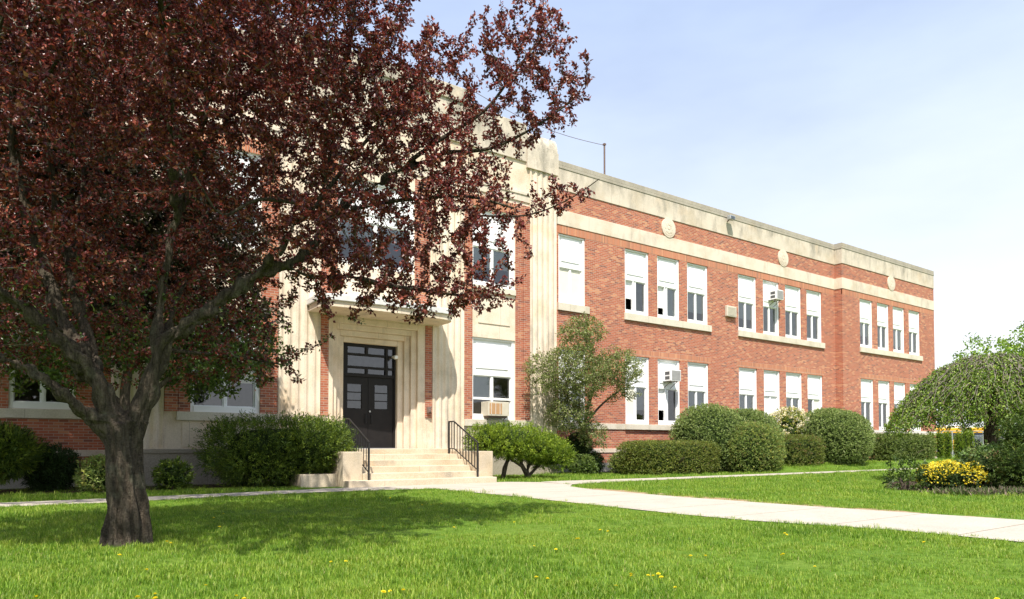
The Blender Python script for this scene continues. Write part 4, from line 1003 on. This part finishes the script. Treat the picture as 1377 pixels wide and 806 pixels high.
    E += [(3.30,7.57,4.93)+(1.1, 1.0, 2.4), (3.67,7.64,5.98)+(0.6, 0.75, 1.8), (3.96,7.49,4.34)+(1.1, 0.8, 1.8), (3.34,8.31,3.98)+(1.1, .8, 1.6), (3.72,7.22,2.92)+(1.15, 0.42), (4.54,6.88,3.06)+(0.62, 0.50, .6), (4.09,7.17,3.82)+(0.95, 0.7, 1.6), (3.24,7.41,3.63)+(0.9, 0.6, 1.3), (2.81,7.69,4.49)+(1.0,.8), (0.18,9.99,2.21)+(1.2, .6, .7), (2.04,8.82,1.95)+(0.75, 0.48), (1.02,9.77,2.25)+(1.2, .6, .8), (5.46,6.44,4.17)+(0.34, .17, 6), (2.84,7.98,2.55)+(.5,.25,.6), (0.66,5.49,5.51)+(1.7, 0.9), (-0.69,6.81,5.61)+(1.5, 0.9), (1.62,5.53,6.11)+(1.2, 0.8), (1.01,12.48,8.62)+(2.8, 2.0, .7), (-1.72,13.20,8.14)+(2.2, 1.9, .6), (2.79,10.59,9.29)+(1.6, 1.4, .6)]  # closing blobs: unseen high crown added to shade the trunk and wall
    att = ellipsoid_pts(E, 32000)
    att = att[att[:, 2] > 1.75]
    dd = att @ np.array([math.sin(R(35.2000)), math.cos(R(35.2000)), 0]); ax = np.hypot(att[:, 0]-base[0]-0.2, att[:, 1]-base[1]+0.1)
    hollow = (att[:, 2] < 4.6) & (ax < 1.75) & (dd < 8.4) & (rng.uniform(size=len(att)) < 0.90)      # bare inside round the stems
    att = att[~hollow]
    tp = np.array([base[0], base[1]])
    nodes, par = grow(seeds, par, att, 0.105, 0.95, 0.15, 85, 0.34)
    ns = len(seeds)
    rad, ch = pipe(nodes, par, 0.0031, 2.35)
    tw = twigmesh('branches', nodes, par, rad, M['twig'], o, ns, 5, 0.035)
    P = np.array([tuple(p) for p in nodes]); pa = np.array(par)
    # leaves sit on thin twigs only
    k = np.where((rad < 0.0110) & (np.arange(len(P)) >= ns))[0]
    k = k[nz3(P[k], 0.9) > -0.50]                                    # bare patches of twig
    dens = np.where(rad[k] < 0.0053, 17, 9)
    inner = ((P[k, 2] < 3.0) & (P[k, 1] > base[1]-0.5))
    idx = np.repeat(k, dens); m = len(idx)
    dirs = unit(P[idx] - P[pa[idx]])
    pos = P[idx] - (P[idx]-P[pa[idx]])*rng.uniform(0, 1, (m, 1)) + rng.normal(0, 0.022, (m, 3))
    D = dirs*0.5 + rng.normal(0, 0.75, (m, 3)) + np.array([0, 0, -0.05])
    cols = np.array([(0.120, 0.025, 0.022, 4), (0.19, 0.046, 0.036, 4), (0.28, 0.090, 0.055, 2.2), (0.065, 0.012, 0.014, 3.2), (0.40, 0.20, 0.13, 0.8)])
    tint = palette(m, cols, 0.28)*np.array([0.95, 0.80, 0.86])
    low = (pos[:, 2] < 3.3) & (pos[:, 1] > base[1]-0.6)
    gsel = low & (rng.uniform(size=m) < 0.42*np.clip((3.3-pos[:, 2])/0.9, 0, 1))
    tint[gsel] = palette(int(gsel.sum()), [(0.06, 0.10, 0.02, 2), (0.10, 0.14, 0.03, 1)])
    leaves('crown', pos, D, 0.054, 0.033, M['leaf_plum'], None, o, fold=0.2, up=0.35, tint=tint)
    print('plum nodes', len(nodes), 'leaves', m)
plum()

# ---- scraggly tree against the wall
def walltree():
    b = (17.35, 19.75, 0.0)
    o = thing('holly_tree', b, 'scraggly loose green tree growing against the wall where stone meets brick', 'tree')
    limbs = [([(17.35, 19.75, -0.1), (17.4, 19.75, 0.7), (17.2, 19.7, 1.5), (17.3, 19.6, 2.4), (17.6, 19.6, 3.4), (17.5, 19.6, 4.6), (17.3, 19.7, 5.6)], 0.09, 0.02),
             ([(17.25, 19.7, 1.3), (16.8, 19.5, 2.0), (16.2, 19.3, 2.7), (15.5, 19.2, 3.4)], 0.05, 0.015),
             ([(17.25, 19.65, 1.9), (17.9, 19.5, 2.6), (18.8, 19.4, 3.2), (19.8, 19.4, 3.6)], 0.05, 0.015)]
    mb = MB(); seeds = []; par = []
    for pts, ra, rb in limbs:
        pl = polyline(pts, 0.12); n = len(pl); mb.tube(pl, [ra+(rb-ra)*i/(n-1) for i in range(n)], 8)
        pa = -1 if not seeds else min(range(len(seeds)), key=lambda k: (seeds[k]-pl[0]).length)
        for i, p in enumerate(pl): seeds.append(p); par.append(pa if i == 0 else len(seeds)-2)
    mb.build('trunk', M['bark2'], o, smooth=True)
    E = [(16.27,19.03,3.74)+(1.35, 1.15), (15.02,19.30,3.68)+(0.75, 0.80, .8), (17.80,18.44,3.92)+(0.95, 0.75), (16.53,19.04,5.17)+(0.95, 0.70, .8), (16.08,19.22,2.26)+(0.95, 0.80, 1.3), (14.51,19.41,3.92)+(.3, .4, .8), (16.99,18.85,1.46)+(.6, .6), (18.11,18.25,2.96)+(.5,.3,.6)]
    att = ellipsoid_pts(E, 3600); att = att[att[:, 1] < 20.1]
    nodes, par = grow(seeds, par, att, 0.12, 1.1, 0.16, 55, 0.34); ns = len(seeds)
    rad, ch = pipe(nodes, par, 0.004, 2.3)
    twigmesh('branches', nodes, par, rad, M['twig'], o, ns, 4, 0.03)
    P = np.array([tuple(p) for p in nodes]); pa = np.array(par); k = np.where((rad < 0.013) & (np.arange(len(P)) >= ns))[0]
    idx = np.repeat(k, 12); m = len(idx)
    pos = P[idx] + rng.normal(0, 0.055, (m, 3)); D = unit(P[idx]-P[pa[idx]])*.4 + rng.normal(0, .8, (m, 3))
    leaves('crown', pos, D, 0.085, 0.042, M['leaf'], [(0.12, 0.16, 0.04, 4), (0.19, 0.23, 0.06, 3), (0.30, 0.32, 0.14, 1.8), (0.22, 0.15, 0.09, 0.4)], o)
    print('wall tree', len(nodes), m)
walltree()
def shadetree():
    b = (1.9, 17.9, 0.0)
    o = thing('green_tree', b, 'green leafed tree close to the wall, upper leaves darkened like shade, mostly hidden behind the plum tree', 'tree')
    limbs = [([(1.9, 17.9, -0.1), (1.95, 17.9, 1.0), (1.85, 17.85, 2.2), (2.0, 17.9, 3.6), (1.9, 17.9, 5.5), (1.6, 17.9, 7.5), (1.0, 17.9, 8.8)], 0.13, 0.03),
             ([(1.9, 17.9, 1.7), (2.8, 17.7, 2.7), (3.8, 17.6, 3.6), (4.6, 17.5, 4.6)], 0.07, 0.02),
             ([(1.9, 17.9, 1.9), (0.9, 17.8, 2.8), (-0.2, 17.8, 3.6), (-1.2, 17.7, 4.6), (-1.8, 17.8, 6.0), (-2.1, 17.8, 7.4)], 0.07, 0.02)]
    mb = MB(); seeds = []; par = []
    for pts, ra, rb in limbs:
        pl = polyline(pts, 0.15); n = len(pl); mb.tube(pl, [ra+(rb-ra)*i/(n-1) for i in range(n)], 8)
        pa = -1 if not seeds else min(range(len(seeds)), key=lambda k: (seeds[k]-pl[0]).length)
        for i, p in enumerate(pl): seeds.append(p); par.append(pa if i == 0 else len(seeds)-2)
    mb.build('trunk', M['bark2'], o, smooth=True)
    E = [(1.9, 17.8, 4.2, 1.7, 1.5), (3.9, 17.6, 3.9, 1.5, 1.5), (-0.2, 17.7, 4.0, 1.6, 1.5), (1.9, 17.8, 6.6, 2.3, 1.7), (3.6, 17.7, 5.9, 1.5, 1.3), (-1.8, 17.8, 4.6, 1.6, 1.7), (0, 17.8, 6.2, 1.7, 1.4), (3.6, 18.4, 2.75, 1.1, .5), (0.3, 18.2, 2.75, 1.2, .6), (-2.4, 17.8, 6.4, 1.6, 1.6), (0.4, 17.8, 7.6, 2.0, 1.3), (2.8, 17.8, 7.3, 1.6, 1.2), (-2.3, 17.8, 7.9, 1.6, 1.3), (-0.6, 17.8, 8.9, 1.9, 1.1), (1.6, 17.8, 8.8, 1.6, 0.9)]  # crown raised and widened to throw shade on the lower wall
    att = ellipsoid_pts(E, 7000); att = att[att[:, 1] < 19.9]
    nodes, par = grow(seeds, par, att, 0.15, 1.2, 0.2, 55, 0.34); ns = len(seeds)
    rad, ch = pipe(nodes, par, 0.004, 2.3)
    twigmesh('branches', nodes, par, rad, M['twig'], o, ns, 4, 0.03)
    P = np.array([tuple(p) for p in nodes]); pa = np.array(par); k = np.where((rad < 0.016) & (np.arange(len(P)) >= ns))[0]
    idx = np.repeat(k, 14); m = len(idx)
    pos = P[idx] + rng.normal(0, 0.07, (m, 3)); D = unit(P[idx]-P[pa[idx]])*.4 + rng.normal(0, .8, (m, 3))
    leaves('crown', pos, D, 0.125, 0.075, M['leaf'], None, o, tint=np.where((pos[:, 2:3] < 3.7 + 0.5*rng.normal(size=(m, 1))), palette(m, [(0.06, 0.105, 0.022, 4), (0.10, 0.155, 0.03, 3), (0.16, 0.22, 0.05, 1.2)]), palette(m, [(0.040, 0.030, 0.016, 3), (0.055, 0.028, 0.020, 3), (0.045, 0.05, 0.02, 2)])))  # upper leaves tinted dark in place of foliage lying in shade
    print('shade tree', len(nodes), m)
shadetree()
bush('ivy_shrub', 'dark ivy like shrub clinging to the wall foot below the scraggly tree', 'shrub',
     [(17.1, 19.9, 0.75, 0.55, 0.4, 0.75, 2.2), (17.5, 19.6, 0.4, 0.5, 0.4, 0.4, 2)], 2600, 0.08, 0.05, [(0.03, 0.055, 0.014, 3), (0.05, 0.09, 0.02, 2)], rough=0.2)

# ---- weeping tree
def weeping():
    bx, by, _ = (22.91,8.36,-0.00)
    o = thing('weeping_cherry', (bx, by, 0), 'umbrella shaped weeping tree with hanging green branches over the flower bed', 'tree')
    mb = MB()
    mb.tube(polyline([(bx, by, -0.1), (bx+0.03, by, 0.6), (bx-0.04, by, 1.4), (bx+0.05, by, 2.1), (bx+0.1, by, 2.8)], 0.15), 0.19, 10)
    limbs = []
    for k in range(9):
        a = 2*math.pi*k/9 + 0.2; r = rng.uniform(1.1, 1.7); c, s = math.cos(a), math.sin(a)
        pl = polyline([(bx, by, 1.7+0.12*(k % 3)), (bx+0.45*r*c, by+0.45*r*s, 2.7), (bx+r*c, by+r*s, 3.25-0.2*(r-1.1))], 0.15)
        mb.tube(pl, [0.09-0.06*i/(len(pl)-1) for i in range(len(pl))], 8)
    remeshed('trunk', mb, M['bark2'], o, 0.035, 0.02, 6, 0.02)
    V = []; lp = []; ld_ = []
    tm = MB()
    for k in range(640):
        a = rng.uniform(0, 2*math.pi); r1 = 2.85*math.sqrt(rng.uniform(0.02, 1))*(1+0.08*math.sin(5*a)); r0 = r1*rng.uniform(0.15, 0.55)
        H0 = lambda r: 3.62 - 1.95*(r/2.85)**2.0 + 0.06*math.sin(r*5+a*7)
        z1 = max(1.62+rng.uniform(-0.10, 0.22), H0(r1)-rng.uniform(0.2, 1.3)) - (0.12 if r1 > 2.6 else 0)
        pts = []
        for t in np.linspace(0, 1, 9):
            r = r0 + (r1-r0)*(1-(1-t)**1.8); zz = H0(r) + (z1-H0(r1))*t**3
            aa = a + 0.25*math.sin(3*t+k)*0.3
            pts.append((bx + r*math.cos(aa) + rng.normal(0, .06), by + r*math.sin(aa) + rng.normal(0, .06), zz + rng.normal(0, .05)))
        tm.tube(pts, [0.011-0.008*i/8 for i in range(9)], 4, cap=False)
        pl = np.array(pts); m = int(48 + 72*r1/3)
        t = rng.uniform(0.03, 1, m)**0.7*7.99; i = t.astype(int); f = (t-i)[:, None]
        lp.append(pl[i]*(1-f) + pl[i+1]*f + rng.normal(0, 0.05, (m, 3))); ld_.append(unit(pl[i+1]-pl[i])*0.6 + rng.normal(0, 0.65, (m, 3)) + np.array([0, 0, -0.3]))
    tm.build('branches', M['twig'], o)
    P = np.concatenate(lp); D = np.concatenate(ld_)
    leaves('crown', P, D, 0.082, 0.042, M['leaf'], [(0.095, 0.165, 0.018, 4), (0.16, 0.245, 0.028, 4), (0.28, 0.36, 0.06, 1.5), (0.15, 0.12, 0.06, 0.9)], o, up=0.5)
weeping()

# ---- distant trees
def fartree(x, y, h, r, n, cols, label, leaf=0.32):
    o = thing('leafy_tree', (x, y, 0), label, 'tree')
    mb = MB(); mb.tube([(x, y, -0.1), (x+0.1, y, h*0.3), (x, y+0.1, h*0.6), (x+.2, y, h*0.85)], [0.32, 0.25, 0.15, 0.05], 8)
    for k in range(9):
        a = k*2.4; z = h*(0.28+0.06*k); mb.tube([(x, y, z), (x+0.5*r*math.cos(a), y+0.5*r*math.sin(a), z+h*0.08), (x+0.85*r*math.cos(a), y+0.85*r*math.sin(a), z+h*0.18)], [0.13, 0.08, 0.03], 6)
    mb.build('trunk', M['bark2'], o, smooth=True)
    E = [(x+0.62*r*math.cos(k*2.4), y+0.62*r*math.sin(k*2.4), h*(0.42+0.055*k)) + (r*rng.uniform(.36, .56), r*rng.uniform(.3, .42)) for k in range(9)] + [(x, y, h*.9, r*.42, h*.12)]
    c = ellipsoid_pts(E, n//14); P = np.repeat(c, 14, 0) + rng.normal(0, 0.22, (len(c)*14, 3))
    leaves('crown', P, rng.normal(0, 1, P.shape)+np.array([0, 0, -.3]), leaf, leaf*.55, M['leaf'], cols, o)
GT = [(0.13, 0.23, 0.02, 3), (0.20, 0.31, 0.03, 3), (0.28, 0.36, 0.05, 1)]
p = (74.73,23.19,1.05); fartree(p[0], p[1], 12.0, 6.2, 14000, GT, 'tall fresh lime green tree rising behind the weeping tree')
p = (76.54,26.81,1.05); fartree(p[0], p[1], 8.9, 2.6, 6000, GT, 'shorter lime green tree just behind the dome of the weeping tree')
p = (74.75,20.73,1.05); fartree(p[0], p[1], 9.0, 5.0, 5000, [(0.06, 0.12, 0.02, 3), (0.10, 0.17, 0.03, 2)], 'darker green tree behind the weeping tree beyond the photo edge')

# ---- fence, buses and vans behind
def fence():
    o = thing('chain_link_fence', (52.86,21.52,0.02), 'pale chain link fence with steel posts behind the arborvitae', 'fence')
    a = Vector((52.40,24.25,1.05)); b = Vector((60.97,18.21,1.05)); a.z = b.z = 0.2; n = 14
    L = (b-a).length
    for i in range(n+1):
        p = a.lerp(b, i/n); m = MB(); m.tube([p, p+Vector((0, 0, 1.95))], 0.045, 6); m.build('post', M['galv'], o)
    m = MB(); m.tube([a+Vector((0, 0, 1.92)), b+Vector((0, 0, 1.92))], 0.03, 6); m.build('top_rail', M['galv'], o)
    m = MB(); d = (b-a).normalized(); k = 0.0
    while k < L-1.6:
        p = a + d*k
        m.tube([p, p+d*1.6+Vector((0, 0, 1.6))], 0.0035, 3, cap=False); m.tube([p+Vector((0, 0, 1.6)), p+d*1.6], 0.0035, 3, cap=False); k += 0.16
    m.build('wire_mesh', M['galv'], o)
fence()
def vehicle(kind, loc, rz, label, cat, L, Wd, H, mat, hood):
    o = bpy.data.objects.new(kind, None); COL.objects.link(o); o.location = loc; o.rotation_euler = (0, 0, rz); tag(o, label, cat)
    def pt(name, mb, m, par=o, bevel=0.0):
        x = mb.build(name, M[m], None, bevel=bevel); x.parent = par; return x
    m = MB(); m.box(-L/2, L/2-hood, -Wd/2, Wd/2, 0.55, H); m.box(L/2-hood, L/2, -Wd/2+0.1, Wd/2-0.1, 0.55, H*0.5); body = pt('body', m, mat, bevel=0.12)
    m = MB(); m.box(-L/2+0.15, L/2-hood-0.15, -Wd/2+0.06, Wd/2-0.06, H-0.02, H+0.10); pt('roof', m, 'white', bevel=0.05)
    nw = max(2, int((L-hood)/1.0))
    for s in (-1, 1):
        for k in range(nw):
            x0 = -L/2+0.25+k*(L-hood-0.4)/nw; m = MB(); m.box(x0, x0+(L-hood-0.4)/nw-0.12, s*Wd/2-0.02, s*Wd/2+0.02, H*0.58, H*0.82); pt('side_window', m, 'darkglass')
        m = MB(); m.box(-L/2+0.1, L/2-hood, s*Wd/2-0.01, s*Wd/2+0.025, 1.05, 1.12); pt('side_stripe', m, 'black')
        for x in (-L*0.28, L*0.36):
            m = MB(); m.disc((x, 0.48), 0.48, s*Wd/2-0.14, s*Wd/2+0.06, 18); w = pt('wheel', m, 'tyre'); m = MB(); m.disc((x, 0.48), 0.24, s*Wd/2+(0.05 if s > 0 else -0.16), s*Wd/2+(0.075 if s > 0 else -0.13), 14); pt('rim', m, 'galv', w)
        m = MB(); m.box(L/2-0.02, L/2+0.03, s*Wd*0.33-0.12, s*Wd*0.33+0.12, 0.8, 1.0); pt('headlight', m, 'white')
        m = MB(); m.box(-L/2-0.03, -L/2+0.02, s*Wd*0.38-0.1, s*Wd*0.38+0.1, 1.1, 1.3); pt('tail_light', m, 'redlens')
    m = MB(); m.box(L/2-hood-0.03, L/2-hood+0.03, -Wd/2+0.2, Wd/2-0.2, H*0.58, H*0.86); pt('windscreen', m, 'darkglass')
    m = MB(); m.box(-L/2-0.03, -L/2+0.03, -Wd/2+0.35, Wd/2-0.35, H*0.55, H*0.84); pt('rear_window', m, 'darkglass')
    m = MB(); m.box(-L/2-0.1, -L/2+0.02, -Wd/2, Wd/2, 0.5, 0.72); m.box(L/2-0.02, L/2+0.1, -Wd/2, Wd/2, 0.5, 0.72); pt('bumper', m, 'black')
    return o
def gloc(p): return (p[0], p[1], 0.02)
vehicle('school_bus', gloc((83.86,33.89,1.05)), R(-60), 'bright yellow school bus beyond the fence, largest of the parked buses', 'bus', 7.5, 2.4, 3.0, 'busyellow', 1.3)
vehicle('school_bus', gloc((99.41,42.51,1.05)), R(-60), 'orange yellow school bus half hidden behind the first arborvitae', 'bus', 8.5, 2.4, 3.6, 'busyellow', 1.3)
vehicle('school_bus', gloc((95.12,35.74,1.05)), R(-75), 'yellow school bus rear seen close left of the weeping tree trunk', 'bus', 7.5, 2.3, 3.1, 'busyellow', 1.2)
vehicle('parked_van', gloc((85.56,30.25,1.05)), R(20), 'white van parked beyond the fence right of the weeping tree trunk', 'van', 5.2, 2.0, 2.3, 'white', 1.0)
vehicle('parked_van', gloc((78.72,30.17,1.05)), R(15), 'pale grey van parked low before the yellow buses', 'van', 5.0, 1.9, 2.0, 'whitedull', 1.0)

# ------------------------------------------------------------------ grass
def grass():
    def tuft(name, nb, spread, hgt, wid, seed):
        r = np.random.default_rng(seed); n = nb
        base = np.stack([r.normal(0, spread, n), r.normal(0, spread, n), np.zeros(n)], 1)
        a = r.uniform(0, 2*np.pi, n); lean = r.uniform(0.05, 0.75, n); h = hgt*r.uniform(0.45, 1.25, n)
        d = np.stack([np.cos(a), np.sin(a), np.zeros(n)], 1); s = np.stack([-np.sin(a), np.cos(a), np.zeros(n)], 1)
        w = wid*r.uniform(0.6, 1.2, n)[:, None]
        mid = base + d*(lean*h*0.35)[:, None] + np.array([0, 0, 1.0])*(h*0.62)[:, None]
        tip = base + d*(lean*h*1.05)[:, None] + np.array([0, 0, 1.0])*(h*(1-0.25*lean))[:, None]
        V = np.stack([base - s*w/2, base + s*w/2, mid + s*w*0.42, mid - s*w*0.42, tip], 1).reshape(-1, 3)
        b = (np.arange(n)*5)[:, None]
        F = np.concatenate([b+np.array([0, 1, 2]), b+np.array([0, 2, 3]), b+np.array([3, 2, 4])])
        cols = np.array([(0.100, 0.205, 0.014), (0.175, 0.305, 0.022), (0.255, 0.385, 0.036), (0.38, 0.45, 0.09), (0.46, 0.41, 0.18)])
        c = cols[r.choice(5, n, p=[.30, .31, .22, .11, .06])]*r.uniform(.75, 1.2, (n, 1))
        me_o = npmesh(name, V, F, M['blade'], None, np.repeat(c, 5, 0)); COL.objects.unlink(me_o); return me_o
    tufts = [tuft('grass_tuft', 40, 0.052, 0.058, 0.0042, 1), tuft('grass_tuft', 40, 0.056, 0.047, 0.0042, 2), tuft('grass_tuft', 34, 0.046, 0.072, 0.0044, 3), tuft('grass_tuft', 30, 0.062, 0.042, 0.0042, 4)]
    pts = []
    sn, cs = math.sin(R(35.2000)), math.cos(R(35.2000))
    def ring(d0, d1, dens, half=0.86):
        area = half*2*(d1*d1-d0*d0)/2; n = int(area*dens)
        d = np.sqrt(rng.uniform(d0*d0, d1*d1, n)); r = rng.uniform(-half, half, n)*d
        return np.stack([d*sn + r*cs, d*cs - r*sn], 1)
    pts = np.concatenate([ring(3.2, 6, 260), ring(6, 9, 180), ring(9, 13, 110), ring(13, 20, 50), ring(20, 34, 20), ring(34, 52, 6)])
    x, y = pts[:, 0], pts[:, 1]
    jx = x + rng.normal(0, 0.065, len(x))
    ok = ~inpoly(MAINPATH, jx, y) & ~inpoly(CROSSA, x, y+rng.normal(0, .02, len(x))) & ~inpoly(CROSSB, x, y+rng.normal(0, .02, len(x))) & (y < np.where((x > 36.8), 20.5, np.where((x > 1.8) & (x < 16.4), 20.2, 20.9)))
    ok &= ~((x > 5.8) & (x < 11.3) & (y > 16.4) & (y < 20.4))
    ok &= ~inpoly([(16.4, 5.6), (19.5, 4.2), (25.5, 6.2), (24.5, 9.6), (20.5, 10.2), (17.2, 8.6)], x, y)
    ok &= ~((y > 17.1) & (x > 17.8) & (x < 25.3)) & ~((x < 7) & (y > 18.0) & (rng.uniform(size=len(x)) < .85)) & (x < 62)
    P3 = np.stack([x, y, x*0], 1)
    edge = np.interp(y, [-8, 3.8, 5.5, 7, 9.7, 12.4], [11.7, 11.5, 11.28, 11.12, 11.0, 11.15])
    bare = (x > edge-0.1) & (x < edge+0.15+0.9*rng.uniform(size=len(x))**1.3) & (y < 12.6) & (nz3(P3, 1.2) > -0.12)
    bare |= (nz3(P3+7, 0.9) > 0.60) & (rng.uniform(size=len(x)) < .65)
    ok &= ~bare
    ok &= ((x-0.92)**2 + (y-8.38)**2) > 0.24**2
    pts = pts[ok]; x, y = pts[:, 0], pts[:, 1]
    me = bpy.data.meshes.new('grass'); me.vertices.add(len(x))
    me.vertices.foreach_set('co', np.stack([x, y, gz(x, y)-0.004], 1).astype(np.float32).ravel())
    depth = x*sn + y*cs
    lush = 0.82 + 0.42*nz3(np.stack([x, y, x*0], 1), 0.8) + 0.25*nz3(np.stack([y, x, x*0], 1), 2.3)
    sc = lush*rng.uniform(0.75, 1.25, len(x))*np.where(depth > 13, 1.35, 1.0)*np.where(depth > 20, 1.3, 1.0)
    a = me.attributes.new('sc', 'FLOAT', 'POINT'); a.data.foreach_set('value', sc.clip(.45, 2.2).astype(np.float32))
    a = me.attributes.new('rz', 'FLOAT', 'POINT'); a.data.foreach_set('value', rng.uniform(0, 6.283, len(x)).astype(np.float32))
    a = me.attributes.new('pick', 'INT', 'POINT'); a.data.foreach_set('value', rng.integers(0, 4, len(x)).astype(np.int32))
    go = link('grass', me); tag(go, 'short bright green lawn grass with a few dry blades', 'grass', kind='stuff')
    ng = bpy.data.node_groups.new('grass_scatter', 'GeometryNodeTree')
    ng.interface.new_socket('Geometry', in_out='INPUT', socket_type='NodeSocketGeometry'); ng.interface.new_socket('Geometry', in_out='OUTPUT', socket_type='NodeSocketGeometry')
    N = ng.nodes.new; Lk = ng.links.new
    gi, gout = N('NodeGroupInput'), N('NodeGroupOutput'); iop = N('GeometryNodeInstanceOnPoints'); iop.inputs['Pick Instance'].default_value = True
    jn = N('GeometryNodeJoinGeometry')
    for t in reversed(tufts):
        oi = N('GeometryNodeObjectInfo'); oi.inputs['Object'].default_value = t; oi.inputs['As Instance'].default_value = True; Lk(oi.outputs['Geometry'], jn.inputs[0])
    def at(name, ty):
        n = N('GeometryNodeInputNamedAttribute'); n.data_type = ty; n.inputs['Name'].default_value = name; return n.outputs['Attribute']
    cx = N('ShaderNodeCombineXYZ'); Lk(at('rz', 'FLOAT'), cx.inputs[2])
    Lk(gi.outputs[0], iop.inputs['Points']); Lk(jn.outputs[0], iop.inputs['Instance']); Lk(at('pick', 'INT'), iop.inputs['Instance Index'])
    Lk(cx.outputs[0], iop.inputs['Rotation']); Lk(at('sc', 'FLOAT'), iop.inputs['Scale']); Lk(iop.outputs[0], gout.inputs[0])
    md = go.modifiers.new('scatter', 'NODES'); md.node_group = ng
    print('tufts', len(x))
grass()

# ------------------------------------------------------------------ dandelions
def dandelion_mesh(nh, seed):
    r = np.random.default_rng(seed); V = []; F = []; C = []
    def tri(a, b, c, col):
        k = len(V); V.extend([a, b, c]); F.append((k, k+1, k+2)); C.extend([col]*3)
    h = 0.065
    for ringk, (rr, zz, n) in enumerate(((0.024, 0.000, 16), (0.018, 0.006, 13), (0.010, 0.010, 9))):
        for k in range(n):
            a = 2*math.pi*k/n + ringk*.3; d = np.array([math.cos(a), math.sin(a), 0]); s = np.array([-math.sin(a), math.cos(a), 0])
            tri(np.array([0, 0, h]), d*rr + s*0.006 + np.array([0, 0, h+zz+0.006]), d*rr - s*0.006 + np.array([0, 0, h+zz+0.006]), (0.80, 0.68, 0.03))
    for k in range(3):
        a = 2*math.pi*k/3; b = 2*math.pi*(k+1)/3
        p0, p1 = np.array([.003*math.cos(a), .003*math.sin(a), 0]), np.array([.003*math.cos(b), .003*math.sin(b), 0]); t = np.array([0, 0, h])
        tri(p0, p1, p1*0.6+t, (0.16, 0.22, 0.05)); tri(p0, p1*0.6+t, p0*0.6+t, (0.16, 0.22, 0.05))
    me_o = npmesh('dandelion', np.array(V), np.array(F), M['petal'], None, np.array(C)); return me_o
DA = [(0.09, 5.66), (0.63, 5.2), (0.73, 5.09), (0.75, 5.01), (0.75, 5.29), (1.1, 5.45), (1.19, 4.92), (1.21, 4.79), (1.23, 8.03), (1.27, 8.0), (0.83, 6.34), (0.73, 7.32), (2.21, 10.38), (2.46, 10.99), (1.99, 9.14), (0.69, 8.64), (2.04, 4.45), (2.14, 4.52), (2.17, 4.39), (2.22, 5.89), (2.33, 5.85), (4.26, 5.66), (4.28, 5.32), (3.22, 4.24), (3.28, 4.18), (4.93, 5.74), (5.37, 7.54), (4.38, 7.47), (5.69, 10.79), (5.76, 10.57), (6.01, 10.67), (5.85, 12.39), (3.7, 8.06), (4.92, 5.73), (5.65, 6.17), (5.65, 6.04), (3.93, 3.95), (3.9, 3.89), (4.01, 3.84), (4.02, 3.78), (4.08, 3.79), (4.01, 3.69), (3.86, 3.42), (3.5, 3.67), (5.0, 4.25), (5.12, 4.19), (5.76, 3.82), (7.22, 4.74), (7.17, 4.71), (5.78, 3.83), (5.47, 3.32), (7.74, 3.45), (5.25, 1.9), (12.34, 6.01), (18.43, 11.05)]
d0 = dandelion_mesh(1, 3)
for i, (x, y) in enumerate(DA):
    d = d0 if i == 0 else d0.copy()
    if i: COL.objects.link(d)
    d.location = (x, y, -0.003); d.rotation_euler = (rng.normal(0, .2), rng.normal(0, .2), rng.uniform(0, 6)); k = rng.uniform(.5, .8); d.scale = (k, k, k)
    dt = math.hypot(x-0.92, y-8.38)
    if dt < 2.6 and y > 6.2: lab = 'yellow dandelion in the shaded grass around the plum trunk'
    elif x > 11: lab = 'yellow dandelion in the lawn on the far side of the main path'
    elif y > 9: lab = 'yellow dandelion in the tree shade near the entrance path'
    elif x < 2.6: lab = 'yellow dandelion in the sunny grass nearest the photo bottom before the trunk'
    else: lab = 'yellow dandelion in the open sunny lawn beside the main path'
    tag(d, lab, 'dandelion', 'dandelions dotted over the lawn')
